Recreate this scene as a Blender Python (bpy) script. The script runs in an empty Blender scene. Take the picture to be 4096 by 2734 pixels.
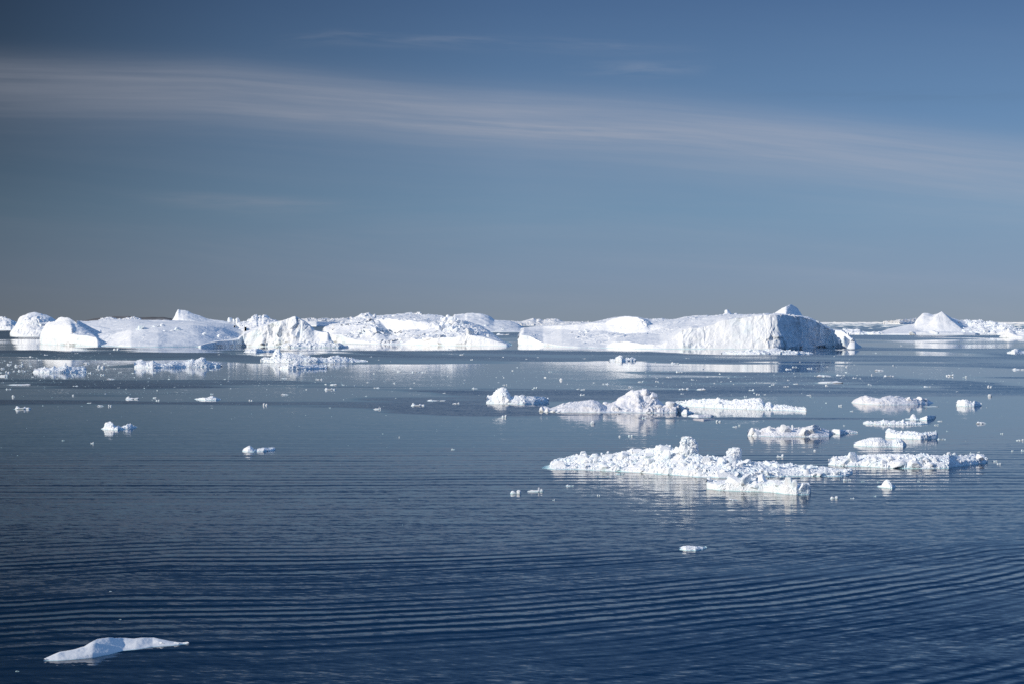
import bpy, math, random
import numpy as np
from mathutils import Vector, Matrix

# ---------------------------------------------------------------- camera scale
F = 1024 * 70 / 36.0          # focal length in picture widths of 1024
H = 40.0                      # height of the viewpoint above the water
HOR = 322.0                   # row of the horizon
U = 1024 / 9388.0             # one survey unit
Y0 = 287.5
HS = (HOR - Y0) / U           # horizon in survey units
K = F / U                     # focal length in survey units
C = bpy.context.scene.collection
PI = math.pi

# ---------------------------------------------------------------- noise
def _h(ix, iy, iz, s):
    with np.errstate(over='ignore'):
        n = (ix.astype(np.uint32) * np.uint32(374761393) + iy.astype(np.uint32) * np.uint32(668265263)
             + iz.astype(np.uint32) * np.uint32(2147483647) + np.uint32((s * 974634777) & 0xffffffff))
        n = (n ^ (n >> np.uint32(13))) * np.uint32(1274126177)
        n = (n ^ (n >> np.uint32(16))) * np.uint32(2246822519)
        return n ^ (n >> np.uint32(15))
def _r(ix, iy, iz, s):
    return _h(ix, iy, iz, s).astype(np.float64) / 4294967295.0

def noise(P, s=0):
    """value-gradient noise, about -1..1"""
    I = np.floor(P); f = P - I; I = I.astype(np.int64)
    u = f * f * f * (f * (f * 6 - 15) + 10)
    out = 0
    for dx in (0, 1):
        for dy in (0, 1):
            for dz in (0, 1):
                h = _h(I[:, 0] + dx, I[:, 1] + dy, I[:, 2] + dz, s)
                gx = (h & np.uint32(1023)).astype(np.float64) / 511.5 - 1
                gy = ((h >> np.uint32(10)) & np.uint32(1023)).astype(np.float64) / 511.5 - 1
                gz = ((h >> np.uint32(20)) & np.uint32(1023)).astype(np.float64) / 511.5 - 1
                w = (u[:, 0] if dx else 1 - u[:, 0]) * (u[:, 1] if dy else 1 - u[:, 1]) * (u[:, 2] if dz else 1 - u[:, 2])
                out = out + w * (gx * (f[:, 0] - dx) + gy * (f[:, 1] - dy) + gz * (f[:, 2] - dz))
    return out * 1.6
def fbm(P, o=4, s=0, g=0.5):
    a, t, r = 1.0, 0, 0
    for k in range(o):
        r = r + a * noise(P, s + k); t += a; a *= g; P = P * 2.03 + 11.3
    return r / t * 1.5
def ridged(P, o=4, s=0, g=0.5):
    a, t, r = 1.0, 0, 0
    for k in range(o):
        r = r + a * (1 - np.abs(noise(P, s + k)) * 1.6); t += a; a *= g; P = P * 2.1 + 7.7
    return r / t
def facet(P, s=0, tilt=1.0):
    """broken blocks: every cell has its own height and its own tilted top"""
    I = np.floor(P).astype(np.int64); best = np.full(len(P), 1e9); val = np.zeros(len(P))
    for dx in (-1, 0, 1):
        for dy in (-1, 0, 1):
            for dz in (-1, 0, 1):
                a, b, c = I[:, 0] + dx, I[:, 1] + dy, I[:, 2] + dz
                q = np.stack([a + _r(a, b, c, s), b + _r(a, b, c, s + 1), c + _r(a, b, c, s + 2)], 1) - P
                d = (q * q).sum(1)
                v = _r(a, b, c, s + 3) * 2 - 1 + tilt * (q[:, 0] * (_r(a, b, c, s + 4) * 2 - 1) + q[:, 1] * (_r(a, b, c, s + 5) * 2 - 1) + q[:, 2] * (_r(a, b, c, s + 6) * 2 - 1)) * 2
                m = d < best
                best[m] = d[m]; val[m] = v[m]
    return val

# ---------------------------------------------------------------- objects
def tag(o, label=None, cat=None, group=None, kind=None):
    if label: o['label'] = label
    if cat: o['category'] = cat
    if group: o['group'] = group
    if kind: o['kind'] = kind
    return o

def make_mesh(name, V, Fc, mat, smooth=True):
    me = bpy.data.meshes.new(name)
    V = np.ascontiguousarray(V, np.float32); Fc = np.ascontiguousarray(Fc, np.int32)
    n = Fc.shape[1]
    me.vertices.add(len(V)); me.vertices.foreach_set('co', V.ravel())
    me.loops.add(Fc.size); me.loops.foreach_set('vertex_index', Fc.ravel())
    me.polygons.add(len(Fc)); me.polygons.foreach_set('loop_start', np.arange(0, Fc.size, n, dtype=np.int32))
    try: me.polygons.foreach_set('loop_total', np.full(len(Fc), n, np.int32))
    except Exception: pass
    me.polygons.foreach_set('use_smooth', np.full(len(Fc), bool(smooth)))
    me.materials.append(mat); me.update(calc_edges=True); me.validate()
    return me

def link(name, me, loc=(0, 0, 0), parent=None):
    o = bpy.data.objects.new(name, me); C.objects.link(o)
    if parent is not None:
        o.parent = parent; o.location = Vector(loc) - parent.location
    else:
        o.location = loc
    return o

def grid_faces(nu, nv):
    i = np.arange(nu * nv).reshape(nu, nv)
    return np.stack([i[:-1, :-1], i[1:, :-1], i[1:, 1:], i[:-1, 1:]], -1).reshape(-1, 4)

def smooth1(a, n):
    for _ in range(n):
        b = a.copy(); b[1:-1] = (a[:-2] + 2 * a[1:-1] + a[2:]) / 4; a = b
    return a

def itp(pts, xs, k=0):
    p = np.array(pts, float)
    return smooth1(np.interp(xs, p[:, 0], p[:, 1]), k)

def normals(P):
    du = np.gradient(P, axis=0); dv = np.gradient(P, axis=1)
    n = np.cross(du, dv); n /= np.linalg.norm(n, axis=2, keepdims=True) + 1e-9
    return n

PICK = {}
RUB = .34
def loft(name, water, layers, back, mat, parent=None, step=0.4, end=0.08, wc=0.3, Dfix=None, flute=None, rubble=None,
         rough=None, crev=None, sm=0, smx=2, key=None, seed=0, smooth=True, capseg=110, sink=2.0):
    """ice body: survey lines from the waterline back over the top (each at its own depth), then down to the water behind."""
    x0, x1 = water[0][0], water[-1][0]
    nu = max(24, int((x1 - x0) * U / step))
    e = np.linspace(0, 1, nu)
    xs = x0 + (x1 - x0) * (e if end == 0 else (e - 0.35 * np.sin(2 * PI * e) / (2 * PI)))   # denser at the ends
    yw = itp(water, xs, smx)
    D = H * K / (yw - HS) if Dfix is None else np.full(nu, float(Dfix))
    zw = np.zeros(nu) if Dfix is None else H - (yw - HS) * D / K
    t = np.minimum(e, 1 - e) / max(end, 1e-6)
    sc = np.sqrt(np.clip(1 - (1 - np.clip(t, 0, 1)) ** 2, 0, 1)) * 0.97 + 0.03
    back = itp(back, xs, smx) if isinstance(back, (list, tuple)) else np.full(nu, float(back))
    cen = wc * back
    def wz(w, y):
        w = itp(w, xs, smx) if isinstance(w, (list, tuple)) else np.full(nu, float(w))
        w = cen + (w - cen) * sc
        Y = D + w
        z = H - (itp(y, xs, smx) - HS) * Y / K
        return w, np.maximum(z, zw + 0.02)
    w0 = cen - cen * sc
    rows = [(w0 - 0.2, zw - sink), (w0, zw + 0.0)]
    rows += [wz(w, y) for w, y in layers]
    wl, zl = rows[-1]
    wb = cen + (back - cen) * sc
    rows += [(wl * 0.45 + wb * 0.55, zw + (zl - zw) * 0.6), (wb, zw - sink)]
    m_px = D.mean() / F
    seg = []
    for a, b in zip(rows[:-1], rows[1:]):
        L = np.hypot(a[0] - b[0], a[1] - b[1])
        seg.append(int(np.clip(np.percentile(L, 80) / (step * m_px * 1.3), 3, capseg)))
    seg[-1] = min(seg[-1], 30); seg[-2] = min(seg[-2], 40)
    wv, zv = [], []
    for (a, b), n in zip(zip(rows[:-1], rows[1:]), seg):
        for k in range(n):
            q = k / n
            wv.append(a[0] + (b[0] - a[0]) * q); zv.append(a[1] + (b[1] - a[1]) * q)
    wv.append(rows[-1][0]); zv.append(rows[-1][1])
    W = np.array(wv).T; Z = np.array(zv).T
    for _ in range(sm):
        for A in (W, Z):
            A[:, 3:-3] = (A[:, 2:-4] + 2 * A[:, 3:-3] + A[:, 4:-2]) / 4
    Y = D[:, None] + W
    X = (xs[:, None] * U - 512) / F * Y
    P = np.stack([X, Y, Z], 2)
    N = normals(P)
    if (N[:, :, 2].mean() < 0): N = -N
    st = np.clip(1 - np.abs(N[:, :, 2]) * 1.15, 0, 1).ravel()
    q = P.reshape(-1, 3); nn = N.reshape(-1, 3)
    d = np.zeros(len(q))
    if flute:       # (amplitude, width, squash)
        a, l, s = flute
        fp = q / np.array([l, l, l * s])
        wp = fp + np.stack([fbm(fp * 1.3, 3, seed + 5), fbm(fp * 1.3 + 9, 3, seed + 6), fbm(fp * 1.3 + 17, 3, seed + 7) * .5], 1) * .3
        gp = np.clip(fbm(q / (l * 3.5), 2, seed + 3) * 1.3 + .7, .15, 1.7)
        d += a * gp * st * ((ridged(wp, 4, seed) - 0.45) * 1.3 + 0.22 * facet(wp * np.array([1, 1, .6]), seed + 9, 1.6))
    if rough:       # (amplitude, size)
        a, l = rough
        d += a * fbm(q / np.array([l, l, l * .8]), 5, seed + 20)
    if crev:        # (depth, spacing): crevasses and melt runnels on the upper surfaces
        a, l = crev
        cp = q / np.array([l, l * 2.2, l]); cp = cp + fbm(cp * .7, 2, seed + 31)[:, None] * .5
        line = np.clip(1 - np.abs(noise(cp, seed + 33)) / .13, 0, 1)
        line2 = np.clip(1 - np.abs(noise(cp * 2.7 + 5, seed + 34)) / .16, 0, 1)
        patch = np.clip(fbm(q / (l * 4), 2, seed + 35) + .45, 0, 1)
        d += a * (.45 * facet(cp * 1.1 + fbm(cp * 2, 2, seed + 36)[:, None] * .25, seed + 37, 1.4) - line - .5 * line2) * patch * (1 - st)
    hc = Z.max(axis=1) - zw
    hs = np.clip(smooth1(hc, 6) / max(1e-3, np.percentile(hc, 85)), .08, 1)
    d = d * np.repeat(np.sqrt(hs), W.shape[1])
    if flute: d = d * np.repeat(np.sqrt(hs), W.shape[1])
    fade = np.clip((q[:, 2] - zw.mean()) / (0.06 * max(1e-3, (Z.max() - zw.mean()))) , 0.15, 1)
    q = q + nn * d[:, None] * fade[:, None]
    if rubble:      # (amplitude, size): broken blocks pushed mostly upward and outward
        for k, (a, l) in enumerate([(rubble[0][0] * .9, rubble[0][1] * 2.6)] + list(rubble)):
            a, l = a * RUB, l * .7
            v = facet(q / l, seed + 40 + 10 * k, 0.9)
            q = q + (nn * 0.6 + np.array([0, 0, 0.5])) * (a * v * fade * np.clip(fbm(q / (l * 4 + .8), 2, seed + 70) * 1.5 + .6, .1, 1.25))[:, None]
    P = q.reshape(P.shape)
    if key: PICK[key] = P
    loc = Vector((float(P[:, :, 0].mean()), float(P[:, :, 1].mean()), 0.0))
    me = make_mesh(name, q - np.array(loc), grid_faces(nu, W.shape[1]), mat, smooth)
    return link(name, me, loc, parent)

def pick(key, X, y):
    """nearest surface point of a body under a survey position"""
    P = PICK[key].reshape(-1, 3)
    px = 512 / U + K * P[:, 0] / P[:, 1]; py = HS + K * (H - P[:, 2]) / P[:, 1]
    d = (px - X) ** 2 + (py - y) ** 2
    c = np.where(d < d.min() + 30)[0]
    return P[c[np.argmin(P[c, 1])]]

_ICO = {}
def ico(n):
    if n not in _ICO:
        import bmesh
        bm = bmesh.new(); bmesh.ops.create_icosphere(bm, subdivisions=n, radius=1.0)
        _ICO[n] = (np.array([v.co[:] for v in bm.verts]), np.array([[v.index for v in f.verts] for f in bm.faces])); bm.free()
    return _ICO[n]

def rock(seed, n=4, planes=9, cut=(.34, .8), nz=.02, boxy=0.0):
    """a broken piece of ice: a ball cut by random planes, then roughened; about unit radius"""
    V, Fc = ico(n); V = V.copy(); rg = np.random.RandomState(seed)
    r = np.ones(len(V))
    for _ in range(planes):
        k = rg.normal(size=3); k /= np.linalg.norm(k)
        dp = V @ k; t = rg.uniform(*cut)
        r = np.where(dp > 1e-3, np.minimum(r, t / np.maximum(dp, 1e-3)), r)
    V = V * r[:, None]
    V += V / (np.linalg.norm(V, axis=1, keepdims=True) + 1e-9) * (fbm(V * 3.1 + seed, 3, seed) * nz + facet(V * 4 + seed, seed, .8) * nz * .8)[:, None]
    return V, Fc

# ---------------------------------------------------------------- node expressions
class E:
    def __init__(s, t, k): s.t = t; s.k = k
    def _m(s, op, *a):
        n = s.t.nodes.new('ShaderNodeMath'); n.operation = op
        for i, v in enumerate((s,) + a):
            if isinstance(v, E): s.t.links.new(v.k, n.inputs[i])
            else: n.inputs[i].default_value = float(v)
        return E(s.t, n.outputs[0])
    def __add__(s, o): return s._m('ADD', o)
    __radd__ = __add__
    def __sub__(s, o): return s._m('SUBTRACT', o)
    def __rsub__(s, o): return s._m('MULTIPLY', -1.0)._m('ADD', o)
    def __mul__(s, o): return s._m('MULTIPLY', o)
    __rmul__ = __mul__
    def __truediv__(s, o): return s._m('DIVIDE', o)
    def __rtruediv__(s, o): return s._m('POWER', -1.0) * o
    def __neg__(s): return s._m('MULTIPLY', -1.0)
    def sin(s): return s._m('SINE')
    def cos(s): return s._m('COSINE')
    def abs(s): return s._m('ABSOLUTE')
    def max(s, o): return s._m('MAXIMUM', o)
    def min(s, o): return s._m('MINIMUM', o)
    def pow(s, o): return s._m('POWER', o)
    def ln(s): return s._m('LOGARITHM', math.e)
    def sqrt(s): return s._m('SQRT')
    def exp(s): return s._m('EXPONENT')
    def clamp(s, a=0, b=1): return s.max(a).min(b)
    def ss(s, a, b):
        n = s.t.nodes.new('ShaderNodeMapRange'); n.interpolation_type = 'SMOOTHSTEP'
        s.t.links.new(s.k, n.inputs[0]); n.inputs[1].default_value = a; n.inputs[2].default_value = b
        return E(s.t, n.outputs[0])
    def curve(s, pts, lo, hi):
        """piecewise-linear table of a value over lo..hi"""
        n = s.t.nodes.new('ShaderNodeValToRGB'); r = n.color_ramp
        s.t.links.new(((s - lo) / (hi - lo)).k, n.inputs[0])
        pts = sorted(pts)
        while len(r.elements) < len(pts): r.elements.new(0.5)
        for el, (x, c) in zip(r.elements, pts):
            el.position = (x - lo) / (hi - lo)
            el.color = (c, c, c, 1) if not isinstance(c, (tuple, list)) else (*c, 1)
        return E(s.t, n.outputs[0])

def vec(t, x, y, z=0.0):
    n = t.nodes.new('ShaderNodeCombineXYZ')
    for i, v in enumerate((x, y, z)):
        if isinstance(v, E): t.links.new(v.k, n.inputs[i])
        else: n.inputs[i].default_value = float(v)
    return n.outputs[0]
def split(t, k):
    n = t.nodes.new('ShaderNodeSeparateXYZ'); t.links.new(k, n.inputs[0])
    return [E(t, o) for o in n.outputs]
def tex(t, v, scale=1.0, detail=3, rough=.5, dist=0.0):
    n = t.nodes.new('ShaderNodeTexNoise'); t.links.new(v, n.inputs['Vector'])
    n.inputs['Scale'].default_value = scale; n.inputs['Detail'].default_value = detail
    n.inputs['Roughness'].default_value = rough; n.inputs['Distortion'].default_value = dist
    return n
def mixc(t, f, a, b, mode='MIX'):
    n = t.nodes.new('ShaderNodeMix'); n.data_type = 'RGBA'; n.blend_type = mode
    for i, v in ((0, f), (6, a), (7, b)):
        if isinstance(v, E): t.links.new(v.k, n.inputs[i])
        elif isinstance(v, (int, float)): n.inputs[i].default_value = float(v)
        elif isinstance(v, (tuple, list)): n.inputs[i].default_value = (*v, 1)
        else: t.links.new(v, n.inputs[i])
    return n.outputs[2]
def lin(r, g, b):
    f = lambda c: (c / 255 / 12.92) if c < 10.3 else ((c / 255 + .055) / 1.055) ** 2.4
    return (f(r), f(g), f(b))

# ---------------------------------------------------------------- light
SUN_AZ, SUN_EL = math.radians(-117), math.radians(25)     # azimuth from the view direction, elevation
SUN_DIR = Vector((math.sin(SUN_AZ) * math.cos(SUN_EL), math.cos(SUN_AZ) * math.cos(SUN_EL), math.sin(SUN_EL)))

def build_world():
    w = bpy.data.worlds.new('World'); bpy.context.scene.world = w; w.use_nodes = True
    t = w.node_tree; t.nodes.clear()
    out = t.nodes.new('ShaderNodeOutputWorld'); bg = t.nodes.new('ShaderNodeBackground')
    t.links.new(bg.outputs[0], out.inputs[0]); bg.inputs[1].default_value = 0.1
    sky = t.nodes.new('ShaderNodeTexSky'); sky.sky_type = 'NISHITA'; sky.sun_disc = False
    sky.sun_elevation = SUN_EL; sky.sun_rotation = SUN_AZ; sky.air_density = 1; sky.dust_density = .3
    tc = t.nodes.new('ShaderNodeTexCoord')
    x, y, z = split(t, tc.outputs['Generated'])
    hl = (x * x + y * y).sqrt().max(1e-4)
    el = (z / hl) * F                                   # height above the horizon
    xh = x / hl
    # clear polarised sky: colour by elevation, darkest a right angle from the sun
    ramp = el.curve([(-40, lin(124, 137, 151)), (0, lin(127, 141, 157)), (45, lin(121, 142, 167)), (110, lin(109, 140, 169)), (200, lin(92, 125, 162)),
                     (322, lin(70, 100, 140)), (600, lin(27, 64, 113)), (1200, lin(32, 74, 128)), (3000, lin(104, 142, 190))], -40, 3000)
    fold = (xh + 0.33).abs()
    hi = fold.curve([(0, .27), (.08, .31), (.2, .7), (.33, 1.0), (.5, 1.17), (.58, 1.22), (.85, 1.75), (1.33, 1.85)], 0, 1.33)
    lo = fold.curve([(0, .5), (.08, .55), (.2, .78), (.33, 1.0), (.5, 1.12), (.58, 1.16), (.85, 1.7), (1.33, 1.8)], 0, 1.33)
    lowf = el.ss(0, 260)
    f = hi * lowf + lo * (1 - lowf)
    f10 = f * 10
    col = mixc(t, 1.0, ramp.k, vec(t, f10, f10, f10), 'MULTIPLY')
    warm = (1 - (fold * 4)).clamp(0, 1) * (1 - el.ss(30, 220))
    col = mixc(t, warm * .28, col, mixc(t, 1.0, col, (1.16, .98, .86), 'MULTIPLY'))
    # thin cirrus
    az = x / y.max(.02)
    front = y.ss(.05, .3)
    def band(c, wtop, wbot):
        d = el - c
        top = d.ss(0, 1)
        wd = top * wtop + (1 - top) * wbot
        q = d / wd
        return (-(q * q)).exp()
    ux = az * F + 512
    def streak(c, sx, sy, seed, det=6):
        return E(t, tex(t, vec(t, ux / sx, (el - c) / sy, seed), 1, det, .6, .3).outputs['Fac'])
    c1 = ux.curve([(-100, .68), (0, .66), (220, .655), (436, .602), (660, .56), (830, .505), (1024, .43), (1200, .38)], -100, 1200) * 360
    n1 = streak(c1 + ux * .02, 300, 8, 1.3, 7) * .5 + streak(c1, 330, 26, 3.3, 5) * .5
    b1 = band(c1, 20, 44) * (n1.ss(.25, .75) * .6 + .4) * ux.curve([(-100, .75), (0, .8), (500, .9), (800, .8), (1024, .65)], -100, 1024)
    c2 = ux.curve([(0, .6), (436, .545), (700, .5), (1024, .33)], 0, 1024) * 360 + 2
    b2 = band(c2, 9, 9) * streak(c2, 220, 9, 4.1).ss(.35, .7) * ux.curve([(100, 0), (350, .5), (520, .8), (760, .4), (1000, .1)], 100, 1000)
    c3 = ux.curve([(260, .775), (330, .797), (520, .78), (640, .765), (700, .76)], 260, 700) * 360
    b3 = band(c3, 4.5, 8) * streak(c3, 120, 8, 7.7).ss(.35, .75) * ux.curve([(250, 0), (340, .5), (480, .6), (620, .3), (720, 0)], 250, 720)
    b4 = band(ux * 0 + 253, 7, 8) * ux.curve([(560, 0), (640, .5), (720, 0)], 560, 720) * streak(0, 60, 8, 9.2).ss(.3, .7)
    b5 = band(ux * -.018 + 238, 5, 6) * ux.curve([(680, 0), (850, .35), (960, .4), (1040, .2)], 680, 1040) * streak(0, 90, 7, 5.2).ss(.3, .65)
    n6 = E(t, tex(t, vec(t, ux / 420, (el + ux * .06) / 40, 2.2), 1, 7, .62, .4).outputs['Fac'])
    b6 = n6.ss(.4, .8) * el.curve([(0, .45), (50, .55), (100, .38), (180, .08), (330, .02)], 0, 330) * .9
    b7 = band(ux * -.045 + 131, 6, 10) * ux.curve([(110, 0), (200, .3), (260, .35), (420, 0)], 110, 420) * streak(0, 130, 10, 3.3).ss(.3, .7)
    cov = (b1 * .95 + b2 * .6 + b3 * .55 + b4 * .5 + b6 * .4 + b7 * .9)
    cov = (cov * front).clamp(0, .8)
    cf = (lo * .85 + .1)
    ccol = mixc(t, 1.0, lin(158, 165, 182), vec(t, cf * 10, cf * 10, cf * 10), 'MULTIPLY')
    col = mixc(t, cov, col, ccol)
    col = mixc(t, (b5 * front * .8).clamp(0, .6), col, mixc(t, 1.0, col, (.86, .84, .82), 'MULTIPLY'))
    col = mixc(t, .025, col, sky.outputs[0])
    t.links.new(col, bg.inputs[0])

def build_sun():
    l = bpy.data.lights.new('sun', 'SUN'); l.energy = SUN_E; l.angle = math.radians(.5); l.color = (1, .945, .86)
    o = bpy.data.objects.new('sun', l); C.objects.link(o); o.location = (-300, -300, 400)
    o.rotation_euler = SUN_DIR.to_track_quat('Z', 'Y').to_euler()
SUN_E = 3.9

# ---------------------------------------------------------------- materials
def mat(name):
    m = bpy.data.materials.new(name); m.use_nodes = True; t = m.node_tree
    return m, t, t.nodes['Principled BSDF']

def water_mat():
    m, t, b = mat('sea_water')
    geo = t.nodes.new('ShaderNodeNewGeometry')
    x, y, z = split(t, geo.outputs['Position'])
    ys = y.max(60.0)
    d = (H * F) / ys                                     # nearness: 0 at the horizon, 360 at the near edge
    # wind-ruffled lanes and slicks, long across the view
    ln = ys.ln()
    n1 = E(t, tex(t, vec(t, x / 420, ln * 9.0, .3), 1, 4, .55, .6).outputs['Fac'])
    n2 = E(t, tex(t, vec(t, x / 160, ln * 30.0, 4.3), 1, 3, .5, .5).outputs['Fac'])
    n0 = E(t, tex(t, vec(t, x / 300 + ln * 2.0, ln * 3.2, 7.7), 1, 2, .5, .3).outputs['Fac'])
    wob = (n0 - .5) * 1.0 + (n1 - .5) * .35 + (n2 - .5) * .12
    dd = d * (1 + wob * 1.3)
    calm = dd.curve(RUFFLE, 0, 380)
    ruf = (calm + (n1 - .5) * 1.1 * d.curve([(0, .7), (60, .6), (90, .25), (120, .1), (380, 0)], 0, 380) + (n2 - .5) * .25 * d.curve([(0, 1), (80, .6), (120, .1), (380, 0)], 0, 380))
    ruf = ruf.ss(.24, .80)
    # swell from a passing boat: long crests, a little farther away to the right
    nz_ = lambda sx_, sy_, sd, det=2: E(t, tex(t, vec(t, x / sx_, y / sy_, sd), 1, det, .5).outputs['Fac'])
    # near train: crests swing away from the viewer to the right; far train: straight across
    xc = x.clamp(-58, 84)
    y1 = (y - x * .46 - xc * xc * .0042 + (nz_(45, 60, 8.1) - .5) * 9 + (nz_(14, 12, 2.1) - .5) * 1.3).max(60)
    p1 = (y1 * .010 + 2.7).ln() * (2 * PI / .010)          # the wave length grows with distance
    y2 = (y - x * .02 + (nz_(70, 90, 5.5) - .5) * 12 + (nz_(16, 14, 9.4) - .5) * 2.5).max(60)
    p2 = (y2 * .012 + 3.4).ln() * (2 * PI / .012)
    am1 = d.curve(SWELL, 0, 380) * (nz_(60, 26, 3.7, 3).ss(.3, .62) * .85 + .15)
    am2 = d.curve(SWELL2, 0, 380) * (nz_(80, 50, 6.7, 3).ss(.3, .62) * .8 + .2)
    beat1 = (y1 * .075 + x * .012).sin() * .45 + .75
    sl = (p1.sin() * beat1 + (p1 * 2 + 1.2).sin() * .3 + (p1 * 1.37 + x * .05).sin() * .22 + (p1 * .43 + 2.0).sin() * .2 - .55) * am1 \
        + (p2.sin() + (p2 * 1.7 + x * .02).sin() * .5 + (p2 * .45 + 1.0).sin() * .5 - .5) * am2
    # fine ripples
    def slope(sx, sy, seed, det=2):
        n = tex(t, vec(t, x / sx, y / sy, seed), 1, det, .55)
        r, g, bl = split(t, n.outputs['Color'])
        return (r - .5) * 2, (g - .5) * 2
    r1x, r1y = slope(1.7, .75, 1.1)
    r2x, r2y = slope(.55, .26, 5.1)
    r3x, r3y = slope(7.0, 2.3, 9.1)
    xq = x * .88 - y * .47; yq = x * .47 + y * .88
    r4, _u, _v = split(t, tex(t, vec(t, xq / 2.4, yq / .8, 12.7), 1, 2, .55).outputs['Color'])
    r4 = (r4 - .5) * 2
    a0 = d.curve(RIPPLE, 0, 380)
    pat = E(t, tex(t, vec(t, x / 45, y / 22, 6.6), 1, 3, .5, .3).outputs['Fac']).ss(.3, .7) * .7 + .5
    a = a0 * pat
    rf = ruf * .16
    sx = r1x * a * .45 + r2x * a * .25 + r3x * a * .2 + r1x * rf * .5
    sy = r1y * a * .8 + r4 * a * .8 + r2y * a * .45 + r3y * a * .55 + sl - (r1y.abs() + r3y.abs() * .5 + .12) * rf
    g = d * (.3 / F)
    sy = g - (sy - g).abs()                              # backs of waves lie hidden behind their crests
    nv = t.nodes.new('ShaderNodeVectorMath'); nv.operation = 'NORMALIZE'
    t.links.new(vec(t, -sx, sy, 1.0), nv.inputs[0])
    t.links.new(nv.outputs[0], b.inputs['Normal'])
    big = E(t, tex(t, vec(t, x / 300, y / 300, 0), 1, 3).outputs['Fac'])
    bc = mixc(t, big, WATER_A, WATER_B)
    t.links.new(bc, b.inputs['Base Color'])
    b.inputs['Roughness'].default_value = .03
    b.inputs['IOR'].default_value = 1.333
    return m
WATER_A = (.0010, .0120, .030); WATER_B = (.0014, .0160, .038)
# share of wind-ruffled water, swell slope and ripple slope against nearness to the viewpoint
RUFFLE = [(0, .8), (8, .72), (15, .7), (17, .25), (23, .3), (27, .2), (31, .72), (35, .62), (41, .55), (43, .2), (58, .2), (62, .6), (72, .62), (77, .25), (84, .12), (380, .1)]
SWELL = [(0, 0), (188, 0), (215, .012), (235, .05), (252, .068), (305, .068), (330, .05), (380, .022)]
SWELL2 = [(0, 0), (95, 0), (122, .006), (136, .024), (163, .026), (180, .012), (215, .012), (240, 0), (380, 0)]
RIPPLE = [(0, .003), (40, .010), (80, .018), (120, .03), (150, .06), (200, .095), (240, .075), (310, .075), (380, .09)]

def ice_mat(name, s, dirt=0.0, base=(.87, .88, .885), cyan=.35, top=(.83, .82, .805), bump=.5, wet=.5):
    """s: size of the grain in metres"""
    m, t, b = mat(name)
    geo = t.nodes.new('ShaderNodeNewGeometry')
    pos = geo.outputs['Position']
    x, y, z = split(t, pos)
    nx, ny, nz = split(t, geo.outputs['Normal'])
    n1 = E(t, tex(t, pos, 1 / (s * 14), 5, .6).outputs['Fac'])
    n2 = E(t, tex(t, pos, 1 / (s * 3), 4, .6).outputs['Fac'])
    steep = 1 - nz.ss(.25, .75)
    col = mixc(t, 1 - steep, base, top)
    col = mixc(t, (n1.ss(.42, .7) * steep * cyan).clamp(0, 1), col, (.60, .80, .86))
    col = mixc(t, (n2.ss(.5, .8) * .16).clamp(0, 1), col, (.74, .76, .80))
    if dirt:
        dn = E(t, tex(t, pos, 1 / (s * 9), 6, .7, .6).outputs['Fac'])
        col = mixc(t, (dn.ss(.45, .75) * dirt).clamp(0, 1), col, (.42, .37, .33))
    wl = (1 - z.ss(0.0, wet)) * (n1.ss(.3, .6) * .6 + .3)
    col = mixc(t, wl.clamp(0, .9), col, (.36, .66, .68))
    t.links.new(col, b.inputs['Base Color'])
    b.inputs['Roughness'].default_value = .65
    b.inputs['Specular IOR Level'].default_value = .25
    bp = t.nodes.new('ShaderNodeBump'); bp.inputs['Strength'].default_value = bump; bp.inputs['Distance'].default_value = s
    h = n2 * .6 + E(t, tex(t, pos, 1 / s, 2, .5).outputs['Fac']) * .5
    t.links.new(h.k, bp.inputs['Height']); t.links.new(bp.outputs[0], b.inputs['Normal'])
    return m

def rock_mat():
    m, t, b = mat('far_hills')
    pos = t.nodes.new('ShaderNodeNewGeometry').outputs['Position']
    n = E(t, tex(t, pos, 1 / 900, 6, .65).outputs['Fac'])
    t.links.new(mixc(t, n.ss(.45, .65), (.13, .125, .12), (.26, .25, .245)), b.inputs['Base Color'])
    b.inputs['Roughness'].default_value = 1; b.inputs['Specular IOR Level'].default_value = 0
    return m

# ---------------------------------------------------------------- camera and setting
sc = bpy.context.scene
sc.view_settings.view_transform = 'Standard'; sc.view_settings.look = 'None'
sc.view_settings.exposure = 0; sc.view_settings.gamma = 1
sc.render.engine = 'CYCLES'
sc.cycles.use_denoising = False
sc.cycles.max_bounces = 8; sc.cycles.diffuse_bounces = 6; sc.cycles.glossy_bounces = 3
sc.cycles.sample_clamp_indirect = 6
cam = bpy.data.cameras.new('camera'); co = bpy.data.objects.new('camera', cam); C.objects.link(co)
co.location = (0, 0, H); co.rotation_euler = (PI / 2, 0, 0)
cam.sensor_width = 36; cam.lens = 70; cam.shift_y = -(341.5 - HOR) / 1024
cam.clip_start = 1; cam.clip_end = 900000
sc.camera = co
build_world(); build_sun()

ys = [-3000, -400, 0, 60, 120] + [120 * 1.16 ** k for k in range(1, 56)]
V, Fc = [], []
nx = 41
for y in ys:
    hw = 3000 + abs(y) * 1.2
    for i in range(nx): V.append((-hw + 2 * hw * i / (nx - 1), y, 0))
sea = link('sea', make_mesh('sea', np.array(V), grid_faces(len(ys), nx)[:, ::-1], water_mat()))
tag(sea, 'calm dark blue sea with slicks and ripples', kind='structure')

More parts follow.
